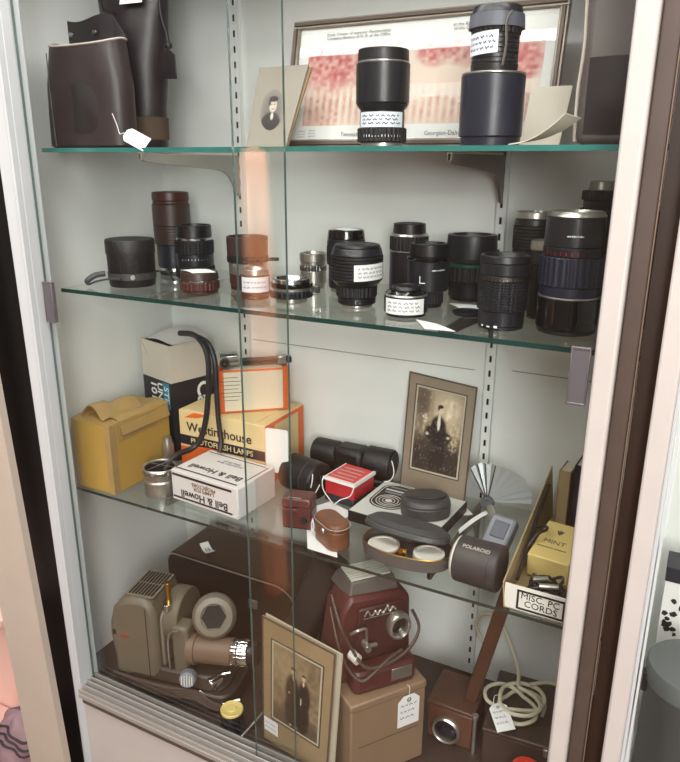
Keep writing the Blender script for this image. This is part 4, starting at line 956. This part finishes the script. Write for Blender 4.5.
# ------------------------------------------------------------------ cabinet floor
def film_projector():
    t = thing('film_projector', 'grey-olive film projector with vented lamp house and chrome lens, bottom left', 'film projector', (.157, .108, ZB+.0005), 12)
    t.scale = (1.05, 1.05, 1.06)
    obj('base', MB().prism(rrect(.258, .138, .03), 0, .034, top=rrect(.250, .130, .028)), 'proj_base', t, .004)
    obj('base_plate', MB().prism(rrect(.225, .118, .028), .0342, .060, top=rrect(.185, .100, .026)), 'proj_base', t, .005)
    # lamp house, a tall rounded box whose left shoulder curves over
    sec = [(-.118, .03), (-.026, .03), (-.026, .190)]+[(-.040-.078*(k/8), .206-.0-.016*(k/8)**2-.040*(k/8)**4) for k in range(9)]
    sec = [(-.122, .030), (-.030, .030), (-.024, .05), (-.026, .180), (-.034, .198), (-.050, .206), (-.078, .206), (-.100, .198), (-.116, .178), (-.124, .150), (-.126, .12), (-.120, .07)]
    Y2 = Matrix(((1, 0, 0, 0), (0, 0, 1, 0), (0, 1, 0, 0), (0, 0, 0, 1)))
    lh = obj('lamp_house', MB().prism(sec[::-1], -.056, .052, Y2), 'proj_grey', t, .010)
    vb = MB().box((-.062, .000, .2062), (.058, .084, .0016))
    for i in range(8):
        for j in (-1, 1): vb.box((-.085+i*.0066, j*.020, .2078), (.0034, .036, .0022), mi=1)
    obj('vent', vb, ['proj_grey_light', 'slot_black'], lh)
    obj('seam', MB().box((-.044, -.0564, .115), (.0012, .0008, .15)), 'slot_black', lh)
    obj('side_panel', MB().prism(rrect(.078, .128, .02, 6, -.004, .112), 0, .006, T(-.024, 0, 0, rz=90) @ T(rx=90)), 'proj_grey_light', t, .003)
    obj('shoulder', MB().cyl((-.022, .012, .146), (.010, .012, .146), .052, 40), 'proj_grey', t)
    obj('post', MB().cyl((-.012, -.022, .19), (-.012, -.022, .232), .0055, 14), 'gold', t); obj('post_nut', MB().cyl((-.012, -.03, .180), (-.012, -.03, .191), .008, 14), 'steel', t)
    rl = obj('lens_gate_dome', MB().lathe([(0, 0), (.036, 0), (.0375, .004), (.037, .020), (.031, .030), (.022, .033), (.021, .030), (.014, .026), (0, .026)], 48, T(.070, .004, .160, rx=62, rz=22) @ Matrix.Diagonal((1.12, 1.12, 1.12, 1))), 'proj_grey_light', t)
    obj('dark_opening', MB().lathe([(0, .0300), (.0205, .0305), (.0205, .0315), (0, .0310)], 6, T(.070, .004, .160, rx=62, rz=22) @ Matrix.Diagonal((1.12, 1.12, 1.12, 1))), 'slot_black', rl)
    obj('gate', MB().box((.018, -.028, .100), (.034, .036, .110)), 'proj_grey', t, .006)
    obj('gate_frame', MB().tube([(-.004, -.049, .06), (-.004, -.050, .12), (.004, -.050, .145), (.02, -.049, .150)], .0022, 8), 'tin', t)
    ax = lambda a, r, n=32, mi=0, b=None: None
    p0, p1, p2, p3 = Vector((.040, -.030, .103)), Vector((.120, -.026, .109)), Vector((.152, -.0245, .1115)), Vector((.166, -.0235, .1125))
    bl = obj('lens_barrel', MB().cyl(p0, p1, .0255, 40).cyl(p0.lerp(p1, -.1), p0.lerp(p1, .1), .029, 40), 'proj_taupe', t)
    q = (p2-p1).to_track_quat('Z', 'Y').to_matrix().to_4x4(); q.translation = p1
    obj('chrome_ring', MB().lathe([(0, 0), (.024, 0), (.0255, .002), (.0255, .011), (.0235, .013), (.0235, .016), (.0255, .018), (.0255, .031), (.024, .033), (0, .033)], 96, q, mod=lambda k, z: 1 if k % 4 < 2 else .96), 'chrome', bl)
    obj('front_ring', MB().cyl(p2, p3, .0225, 40), 'lens_black', bl)
    kx = T(.0415, -.060, .064, rx=78, rz=14)
    obj('knob', MB().lathe([(0, 0), (.016, 0), (.0165, .003), (.0155, .016), (.013, .018), (0, .018)], 80, kx, mod=lambda k, z: 1 if k % 4 < 2 else .93), 'grey_plastic', t)
    kb = MB()
    for i in range(-2, 3): kb.box((i*.0048, 0, .0187), (.0018, .023-abs(i)*.003, .0014), kx)
    obj('knob_ridges', kb, 'disc_white', t)
    obj('feed_arm', MB().tube([(.070, -.044, .052), (.085, -.050, .060), (.100, -.046, .070), (.118, -.040, .074)], .006, 10, flat=.5), 'chrome', t)
    obj('feed_roller', MB().cyl((.078, -.052, .040), (.092, -.030, .044), .016, 28), 'chrome', t)
    obj('take_up_arm', MB().tube([(.062, -.062, .036), (.09, -.066, .020), (.112, -.060, .018), (.14, -.05, .024)], .004, 8), 'steel', t)
    obj('badge', MB().box((-.092, -.0570, .122), (.018, .0008, .003)), 'red_paint', t)
    obj('hinge', MB().box((-.114, -.0566, .128), (.006, .002, .010)), 'slot_black', t)
    for k in range(4):
        obj('power_cord', MB().tube([(-.115, -.060-.003*k, .034+.004*k), (-.06, -.072-.002*k, .030+.006*k), (.0, -.076-.001*k, .026+.006*k), (.055, -.074+.002*k, .028+.004*k), (.09, -.072, .014+.004*k), (.118, -.064, .008+.002*k)], .0036, 8), 'cord_brown', t)
film_projector()
t = thing('film_can', 'small round black film can with yellow lid, before the film projector', 'film can', (.331, .034, ZB+.0005))
obj('body', MB().lathe([(0, 0), (.0205, 0), (.0215, .002), (.0215, .052), (.0, .052)], 40), 'lens_black', t)
obj('lid', MB().lathe([(0, .052), (.0215, .052), (.0215, .056), (.0200, .0575), (.0185, .0565), (.009, .0565), (.008, .058), (0, .058)], 40), 'film_yellow', t)
o = obj('metal_rod', MB().cyl((.352, .030, ZB+.003), (.372, .105, ZB+.028), .0022, 10), 'tin'); tag(o, 'thin metal rod lying beside the yellow-lidded film can', 'rod')
def trunk():
    t = thing('equipment_case', 'black leather equipment case with rounded corner and chrome trim, behind the projector', 'equipment case', (.205, .290, ZB+.0005))
    w, d, h = .335, .160, .218
    def sec(o=0): 
        r = .055-o; pts = [(-w/2+o, 0+o), (w/2-o, 0+o)]
        pts += [(w/2-o-r+r*math.cos(R(a)), h-o-r+r*math.sin(R(a))) for a in range(0, 91, 10)]
        rl = .02-o*.5; pts += [(-w/2+o+rl+rl*math.cos(R(a)), h-o-rl+rl*math.sin(R(a))) for a in range(90, 181, 15)]
        return pts
    Xs = T(0, 0, 0, rx=90)
    obj('body', MB().prism(sec(), -d/2, d/2, Xs), 'case_black', t)
    s = sec(-.0012)
    obj('lid', MB().prism([(x, z) for x, z in s if z > h-.058]+[(-w/2+.002, h-.056)], -d/2+.012, d/2-.006, Xs), 'case_top', t, label='brown rounded lid')
    obj('chrome_trim', MB().tube([(x, -d/2-.0006, z) for x, z in sec(.001)[1:]], .0017, 8, smooth=1), 'tin', t)
    obj('chrome_trim', MB().tube([(x, d/2+.0006, z) for x, z in sec(.001)[1:]], .0017, 8, smooth=1), 'tin', t)
    obj('latch', MB().box((.06, -d/2-.002, h-.062), (.022, .004, .020)).box((.06, -d/2-.005, h-.057), (.014, .003, .010)), 'case_grey', t, .001)
trunk()
flat = T(.118, .250, ZB+.2205, rz=-32)
t = thing('price_tag', 'white bent price slip lying on top of the black equipment case', 'tag', group='price tags'); t.matrix_basis = flat
obj('card', MB().grid(10, 4, lambda u, v: ((u-.5)*.046, (v-.5)*.020, .002+.007*(2*u-1)**2), .0006), 'paper', t)
obj('handwriting', MB().box((.0, .003, .0025), (.024, .0022, .0006)).box((-.002, -.003, .0025), (.018, .0018, .0006)), 'ink_blue', t)
def soft_bag():
    t = thing('bellows_bag', 'dark folded leather bellows leaning between black case and maroon projector', 'bellows')
    a, b = Vector((.362, .126, ZB+.03)), Vector((.452, .212, .290)); ax = (b-a).normalized(); sx = Vector((.62, -.30, -.4)); sx = (sx-ax*sx.dot(ax)).normalized(); n = ax.cross(sx)
    vs = []; fs = []; N = 12; K = 20
    pro = rrect(.078, .046, .013, 2)
    for i in range(N*2+1):
        f = i/(N*2); s = (1 if i % 2 == 0 else .90)*(.80+.26*f)
        for x, y in pro: vs.append(tuple(a.lerp(b, f)+sx*(x*s)+n*(y*s)))
    m = len(pro)
    for i in range(N*2):
        for k in range(m): fs.append((i*m+k, i*m+(k+1) % m, (i+1)*m+(k+1) % m, (i+1)*m+k))
    fs += [tuple(range(m))[::-1], tuple(N*2*m+k for k in range(m))]
    mb = MB().add(vs, fs); zmin = min(v[2] for v in mb.v); mb.v = [(x, y, z-min(0, zmin-(ZB+.001))) for x, y, z in mb.v]
    obj('bellows', mb, 'bellows', t, sharp=60)
    e = Vector((0, 0, -min(0, zmin-(ZB+.001)))); q = [b+e+sx*x*1.08+n*y*1.08 for x, y in rrect(.082, .050, .013, 2)]
    obj('end_frame', MB().add([tuple(v) for v in q]+[tuple(v+ax*.008) for v in q], [tuple(range(m))[::-1], tuple(range(m, 2*m))]+[(i, (i+1) % m, m+(i+1) % m, m+i) for i in range(m)]), 'lens_black', t)
soft_bag()
def couple(u, v):
    n = noise2(u*14, v*20); m = noise2(u*44+5, v*60); c = mixc((150, 132, 102), (112, 96, 72), n)
    c = mixc(c, (84, 70, 54), blob(v, 0, .02, 0, .16, 1, .5)*.8); c = mixc(c, (172, 154, 122), blob(u, v, .25, .8, .3, .25, .6)*.6)
    c = mixc(c, (50, 40, 34), max(blob(u, v, .43, .50, .14, .20, .2), blob(u, v, .45, .24, .18, .26, .2))); c = mixc(c, (44, 36, 31), max(blob(u, v, .68, .48, .13, .20, .2), blob(u, v, .68, .22, .12, .24, .2)))
    c = mixc(c, (204, 182, 146), max(blob(u, v, .44, .755, .040, .036, .2), blob(u, v, .665, .735, .038, .036, .2))); c = mixc(c, (52, 42, 36), max(blob(u, v, .44, .795, .048, .020, .2), blob(u, v, .665, .772, .044, .016, .2)))
    c = mixc(c, (232, 222, 196), max(blob(u, v, .455, .68, .022, .035, .3), blob(u, v, .665, .665, .018, .03, .3), blob(u, v, .62, .42, .014, .05, .3)))
    c = mixc(c, (196, 176, 142), max(blob(u, v, .40, .035, .03, .016, .4), blob(u, v, .52, .035, .03, .016, .4), blob(u, v, .36, .46, .022, .016, .3))); return mixc(c, (150, 134, 106), .3) if m > .85 else c
t = portrait('tan-mounted dark portrait standing at the very front, left of brown carton', (.388, .062, .244), (.5525, .034, .242), (.389, .050, ZB+.0005), (.541, .022, ZB+.0005), (.17, .24, .83, .84), 'mount_tan', 'q', couple)
ux = Vector((.152, -.028, 0)).normalized(); Xl = Matrix(((ux.x, 0, ux.y, .4115), (ux.y, 0, -ux.x, .0450), (0, 1, 0, .022), (0, 0, 0, 1)))
flat_label(t, .034, .030, Xl, 'paper', 2, 'ink_grey', 'price_sticker')
obj('back_leaf', MB().hexa([(.393, .056, ZB+.001), (.549, .027, ZB+.001), (.551, .031, ZB+.001), (.394, .059, ZB+.001)], [(.392, .067, .246), (.560, .039, .240), (.562, .042, .240), (.393, .070, .246)]), 'mount_light', t)
BX, BA = (.628, .091), 54
def brown_carton():
    a = R(BA); ux, uy = Vector((math.cos(a), math.sin(a))), Vector((-math.sin(a), math.cos(a)))
    c = Vector(BX)+uy*.062
    t = thing('projector_carton', 'plain tan-brown carton standing on the cabinet floor under the maroon projector', 'box', (c.x, c.y, ZB+.0005), BA)
    obj('body', MB().box((0, 0, .084), (.150, .122, .168)), 'brown_box', t, .003)
    obj('lid', MB().box((0, 0, .1606), (.1525, .1245, .015)), 'brown_box', t, .003)
    obj('seam', MB().box((.0, -.0612, .075), (.12, .0006, .0012)), 'mount_edge', t)
brown_carton()
def slide_projector():
    t = thing('slide_projector', 'maroon slide projector with round chrome lens standing on the tan-brown carton', 'slide projector', (BX[0]-.008, BX[1]+.006, ZB+.1688), BA-4)
    t.scale = (1, 1, 1.2)
    obj('slide_carrier', MB().prism(rrect(.122, .044, .013, 6, .0, .026), 0, .036), 'maroon', t, .006)
    obj('plate', MB().box((.030, .0035, .020), (.040, .0016, .020)), 'tin', t, .0008, label='pale metal plate')
    sec = [(-.080, .0), (.062, .0), (.066, .01), (.062, .124), (.050, .136), (-.052, .142), (-.070, .120), (-.084, .040)]
    Xs = T(0, 0, 0, rx=90)
    bd = obj('body', MB().prism(sec, -.108, -.040, Xs), 'maroon', t, .007)
    obj('front_panel', MB().prism([(-.05, .036), (.056, .036), (.056, .112), (.044, .124), (-.040, .124)], -.040, -.034, Xs), 'maroon_dark', t, .003)
    lx = T(.032, .034, .088, rx=90)
    ln = obj('lens', MB().lathe([(0, 0), (.021, 0), (.022, .002), (.022, .014), (.020, .017), (.0165, .018), (.0150, .015), (.0140, .006), (0, .005)], 48, lx), 'tin', t, label='round chrome lens')
    obj('front_element', MB().lathe([(.0138, .008), (.008, .0105), (0, .0115)], 40, lx), 'optic', ln)
    sc = MB().tube([(-.030, .0325, .112), (-.024, .0325, .120), (-.019, .0325, .112), (-.014, .0325, .112), (-.010, .0325, .118), (-.006, .0325, .111), (0, .0325, .117), (.004, .0325, .111), (.010, .0325, .117), (.014, .0325, .122), (.017, .0325, .112), (.024, .0325, .118), (.030, .0325, .112)], .0016, 6)
    obj('script_badge', sc.tube([(-.032, .0325, .108), (.030, .0325, .108)], .0009, 6, smooth=1), 'tin', t)
    vt = MB().prism([(-.060, -.118), (.040, -.118), (.044, -.048), (-.052, -.048)], .136, .158, Matrix.Diagonal((1, -1, 1, 1)), top=[(-.050, -.110), (.032, -.110), (.036, -.056), (-.044, -.056)])
    vt.f = [f[::-1] for f in vt.f]
    obj('lamp_cover', vt, 'case_grey', t, .003)
    sl = MB()
    for k in range(7): sl.box((-.006, .062+k*.0072, .1588), (.074, .0034, .003))
    obj('louvre', sl, 'disc_white', t)
    obj('lever', MB().tube([(-.058, .028, .092), (-.050, .020, .100), (-.034, .020, .100), (-.030, .024, .088), (-.028, .026, .070)], .0024, 8).cyl((-.030, .034, .068), (-.030, .014, .068), .006, 16).cyl((-.030, .024, .068), (-.010, .024, .066), .0035, 12), 'tin', t)
    obj('knob', MB().cyl((-.056, .030, .058), (-.050, .012, .056), .0085, 20), 'disc_white', t)
    obj('power_cord', MB().tube([(-.080, .06, .145), (-.076, .030, .11), (-.060, .020, .075), (-.044, .004, .050), (-.020, -.002, .045), (.02, .0, .050), (.052, .008, .062), (.070, .020, .080), (.069, .045, .095)], .0028, 8), 'cord_brown', t)
    obj('power_cord', MB().tube([(-.082, .06, .125), (-.080, .030, .08), (-.066, .016, .042), (-.050, -.002, .030), (-.030, -.004, .038), (.0, .0, .052), (.03, .006, .058)], .0028, 8), 'cord_brown', t)
slide_projector()
a = R(BA); fx = Vector((math.cos(a), math.sin(a), 0)); fo = Vector((math.sin(a), -math.cos(a), 0))
pc = Vector((BX[0], BX[1], ZB+.121))+fx*.038+fo*.0022
price_tag('white swing tag hanging on the front of the tan-brown carton', .044, .064, Matrix(((fx.x, 0, fo.x, pc.x), (fx.y, 0, fo.y, pc.y), (0, 1, 0, pc.z), (0, 0, 0, 1))), [pc+Vector((0, 0, .023))+fo*.001, pc+Vector((0, 0, .036))+fo*.0015, pc+Vector((0, 0, .0485))+fo*.001, pc+Vector((0, 0, .0490))-fo*.006])
def viewer():
    t = thing('slide_viewer', 'brown wooden viewer box with slanted arm, right of the tan-brown carton', 'viewer', (.703, .236, ZB+.0005))
    obj('body', MB().box((0, .012, .037), (.088, .092, .074)), 'viewer_brown', t, .004)
    obj('lid', MB().box((0, .012, .0785), (.092, .096, .009)), 'viewer_wood', t, .003)
    obj('arm', MB().hexa([(.016, -.004, .083), (.040, -.004, .083), (.040, .014, .083), (.016, .014, .083)], [(.076, -.008, .372), (.100, -.008, .372), (.100, .010, .372), (.076, .010, .372)]), 'viewer_wood', t, .002)
    lx = T(-.004, -.0345, .030, rx=90)
    obj('lens_ring', MB().lathe([(.022, 0), (.028, 0), (.028, .006), (.025, .009), (.022, .007), (.022, 0)], 40, lx), 'tin', t); obj('lens', MB().lathe([(.0222, .002), (.016, .006), (.008, .008), (0, .0085)], 36, lx), 'optic', t)
    obj('post', MB().cyl((.049, -.036, .0), (.049, -.036, .078), .0038, 14).cyl((.049, -.036, .078), (.049, -.036, .086), .006, 14), 'tin', t)
viewer()
t = thing('equipment_box', 'dark brown box under the coiled cream cable, bottom right', 'box', (.862, .262, ZB+.0005), 4)
obj('body', MB().box((0, 0, .040), (.190, .160, .080)), 'dark_box', t, .003); obj('lid', MB().box((0, 0, .0845), (.194, .164, .009)), 'dark_box', t, .003); obj('clasp', MB().box((.02, -.0815, .076), (.02, .003, .016)), 'tin', t, .001)
def coil():
    t = thing('coiled_cable', 'cream electric cable coiled on the dark brown box, bottom right', 'cable')
    zt = ZB+.0896
    pts = []
    for i in range(34):
        q = i*.62; r = .036+.012*math.sin(i*.9+.5); pts.append((.812+r*1.15*math.cos(q)+.004*math.sin(i*.37), .246+r*math.sin(q), zt+.0042+.0012*i*.55+.005*abs(math.sin(i*.8))))
    pts += [(.80, .31, zt+.03), (.77, .35, zt+.06), (.735, .384, zt+.08), (.705, .388, zt+.075), (.692, .388, zt+.05), (.700, .384, zt+.03), (.715, .372, zt+.02)]
    obj('cable', MB().tube(pts, .0036, 8, smooth=4), 'cord_cream', t)
    obj('cable', MB().tube([(.828, .285, zt+.030), (.86, .312, zt+.026), (.89, .312, zt+.016), (.915, .285, zt+.006), (.93, .26, zt+.0045)], .0036, 8), 'cord_cream', t)
coil()
price_tag('white swing tag lying across the cream coiled cable', .032, .058, T(.800, .192, ZB+.110, rx=12, rz=-30) @ T(rz=62), [(.782, .204, ZB+.1135), (.778, .222, ZB+.122), (.786, .232, ZB+.12)])
t = thing('plastic_cap', 'red round plastic cap in front of the dark brown box', 'cap', (.858, .146, ZB+.0005))
obj('body', MB().lathe([(0, 0), (.020, 0), (.022, .003), (.022, .058), (0, .058)], 36), 'red_plastic', t); obj('rim', MB().lathe([(.0225, .056), (.0245, .058), (.0245, .066), (.0195, .066), (.0185, .0605), (.0, .0605)], 40), 'red_plastic', t)

# ------------------------------------------------------------------ neighbours to the left and right
def panel(parent, n, mb, m, bevel=0): return obj(n, mb, m, parent, bevel, X=up)
lc = thing('display_cabinet', 'display cabinet, pink light painted on its panels, beyond the dark gap at the left edge', 'display cabinet', (0, 0, FZ))
panel(lc, 'post', MB().hexa([(-.130, -.066, FZ), (-.016, -.066, FZ), (-.018, -.05, FZ), (-.130, -.05, FZ)], [(-.225, -.066, 1.39), (-.116, -.066, 1.39), (-.118, -.05, 1.39), (-.235, -.05, 1.39)]), 'beige_paint')
panel(lc, 'gap_backing', MB().box((-.19, .045, .445), (.20, .012, 1.89)), 'gap_shade')  # dark sheet added where the gap is only in shade
panel(lc, 'back_panel', MB().box((-.43, .10, .3), (.66, .012, 1.60)), 'pink_light_tint')
panel(lc, 'shelf', MB().box((-.49, .0, .100), (.60, .18, .018)), 'pink_light_tint', .002)
panel(lc, 'floor_panel', MB().box((-.46, .0, -.34), (.60, .18, .018)), 'pink_light_tint', .002)
g = thing('folded_garment', 'mauve grey garment with dark stripes at the lower left corner', 'garment', (-.235, -.012, -.3305))
def cl(u, v):
    q = 2*math.pi*u; f = math.sin(math.pi*min(1, .06+v*.94))**.6 if v < 1 else 0
    r = (.066+.008*math.sin(3*q+v*5)+.005*math.sin(7*q-v*9))*(1-.15*v)*(math.sqrt(max(0, 1-v**5))+.001)
    return (r*math.cos(q), r*.7*math.sin(q), .16*v)
obj('cloth', MB().grid(48, 20, cl), 'cloth_mauve', g)
for k in range(3):
    obj('stripe', MB().tube([Vector(cl(u/14*.34+.62, .50+.12*k+.05*math.sin(u/2)))*1.02 for u in range(15)], .004, 8, flat=.5), 'cloth_dark', g)
rc = thing('display_cabinet', 'pale display cabinet with grey canister at the right edge', 'display cabinet', (0, 0, FZ))
panel(rc, 'filler', MB().box((.9435, .006, .445), (.0205, .02, 1.89)), 'filler_brown', .002)
panel(rc, 'filler_seam', MB().box((.9540, -.002, .445), (.0012, .012, 1.89)), 'proj_taupe')
panel(rc, 'gap_backing', MB().box((.9700, .010, .445), (.0290, .012, 1.89)), 'deep_brown')
panel(rc, 'post', MB().box((.9875, -.008, .445), (.023, .020, 1.89)), 'post_cream', .003)
panel(rc, 'channel', MB().box((1.0012, -.004, .445), (.0035, .010, 1.89)).box((1.0062, -.002, .445), (.003, .008, 1.89)), 'frame_white')
panel(rc, 'back_panel', MB().box((1.375, .342, .445), (.75, .012, 1.89)), 'wall_white')
panel(rc, 'side_panel', MB().box((1.0005, .19, .445), (.004, .29, 1.89)), 'wall_white')
panel(rc, 'pane', MB().box((1.36, .004, .445), (.70, .005, 1.89)), 'pane')
panel(rc, 'shelf', MB().box((1.37, .175, .168), (.72, .30, .012)), 'wall_white')
t = thing('canister', 'large grey lidded canister in the neighbouring cabinet, lower right corner', 'canister', (1.073, .092, .1745))
obj('body', MB().lathe([(0, 0), (.058, 0), (.060, .003), (.060, .172), (.0, .172)], 64), 'can_grey', t); obj('lid', MB().lathe([(0, .172), (.0615, .172), (.0615, .196), (.0595, .199), (0, .2005)], 64), 'can_grey_top', t)
obj('latch', MB().box((-.0605, -.012, .165), (.006, .012, .03)), 'lens_black', t, .001)
t = thing('patterned_box', 'black and white patterned box behind the grey canister at right edge', 'box', (1.075, .235, .1745))
pb = MB()
obj('body', MB().box((0, 0, .125), (.11, .05, .25)), 'pattern_white', t, .001); obj('lid_band', MB().box((0, -.0005, .262), (.112, .053, .024)), 'navy', t, .001)
for i in range(60):
    x, z, s = random.uniform(-.050, .050), random.uniform(.12, .245), random.uniform(.003, .006)
    pb.prism([(x+s*random.uniform(.6, 1.3)*math.cos(k), z+s*random.uniform(.6, 1.3)*math.sin(k)) for k in range(6)], .0252, .0256, T(rx=90))
obj('pattern', pb, 'slot_black', t)

# unseen column, made up and added behind the camera to mirror a warm streak
t = thing('streak_column', 'unseen peach column added to mirror a warm streak in the panes', 'reflection helper', (-.284, -1.08, FZ))
obj('streak_body', MB().lathe([(0, .0), (.044, 0), (.046, .2), (.046, .7), (.044, 1.2), (.040, 1.52), (.03, 1.56), (0, 1.565)], 96, mod=lambda k, z: 1+.07*math.sin(k*.52)), 'streak_peach', t, X=Matrix(((1, 0, -.05, .035), (0, 1, 0, 0), (0, 0, 1, 0), (0, 0, 0, 1))))

# ------------------------------------------------------------------ light
def area(n, loc, rot, sx, sy, e, col=(1, 1, 1)):
    l = bpy.data.lights.new(n, 'AREA'); l.shape = 'RECTANGLE'; l.size = sx; l.size_y = sy; l.energy = e; l.color = col
    o = bpy.data.objects.new(n, l); C.objects.link(o); o.location = loc; o.rotation_euler = tuple(R(a) for a in rot); return o
area('ceiling_strip_light', (.55, -.75, 2.17), (0, 0, 0), 2.4, .7, 48, (1, .99, .97))
area('shop_strip_light', (.5, -2.1, 2.17), (0, 0, 0), 2.8, .5, 50, (1, .97, .93))
area('cabinet_tube_light', (.45, .09, 1.330), (0, 0, 0), .80, .03, .9, (1, .99, .97))
area('front_fill_light', (1.95, -2.98, 1.47), (86, 0, 14), 1.75, 1.22, 130, (1, .985, .96))  # added fill from the front, brightens the back wall of the cabinet
s = bpy.data.lights.new('streak_spot', 'SPOT'); s.energy = 430; s.spot_size = R(44); s.spot_blend = .5; s.color = (1, .9, .8); s.shadow_soft_size = .08  # added spot that only brightens the made-up peach column
o = bpy.data.objects.new('streak_spot', s); C.objects.link(o); o.location = (.1, -.35, 2.1); d = Vector((-.27, -1.08, .35))-o.location; o.rotation_euler = d.to_track_quat('-Z', 'Y').to_euler()
w = bpy.data.worlds.new('World'); w.use_nodes = True; w.node_tree.nodes['Background'].inputs['Color'].default_value = (.9, .95, 1, 1); w.node_tree.nodes['Background'].inputs['Strength'].default_value = .35
bpy.context.scene.world = w

# ------------------------------------------------------------------ camera
pitch, roll, yaw = .3032653, .0044371, .4778321
fw = Vector((-math.sin(yaw)*math.cos(pitch), math.cos(yaw)*math.cos(pitch), -math.sin(pitch))); rr = Vector((math.cos(yaw), math.sin(yaw), 0)); uu = rr.cross(fw)
r2 = rr*math.cos(roll)+uu*math.sin(roll); u2 = uu*math.cos(roll)-rr*math.sin(roll)
cd = bpy.data.cameras.new('camera'); co = bpy.data.objects.new('camera', cd); C.objects.link(co)
co.matrix_world = Matrix(((r2.x, u2.x, -fw.x, EYE[0]), (r2.y, u2.y, -fw.y, EYE[1]), (r2.z, u2.z, -fw.z, EYE[2]), (0, 0, 0, 1)))
cd.sensor_fit = 'AUTO'; cd.sensor_width = 36; cd.lens = 700.157/762*36; cd.clip_start = .02
sc = bpy.context.scene; sc.camera = co
sc.view_settings.view_transform = 'Standard'; sc.view_settings.look = 'None'; sc.view_settings.gamma = 1; sc.view_settings.exposure = 0
sc.cycles.max_bounces = 16; sc.cycles.transparent_max_bounces = 24; sc.cycles.caustics_reflective = False; sc.cycles.caustics_refractive = False
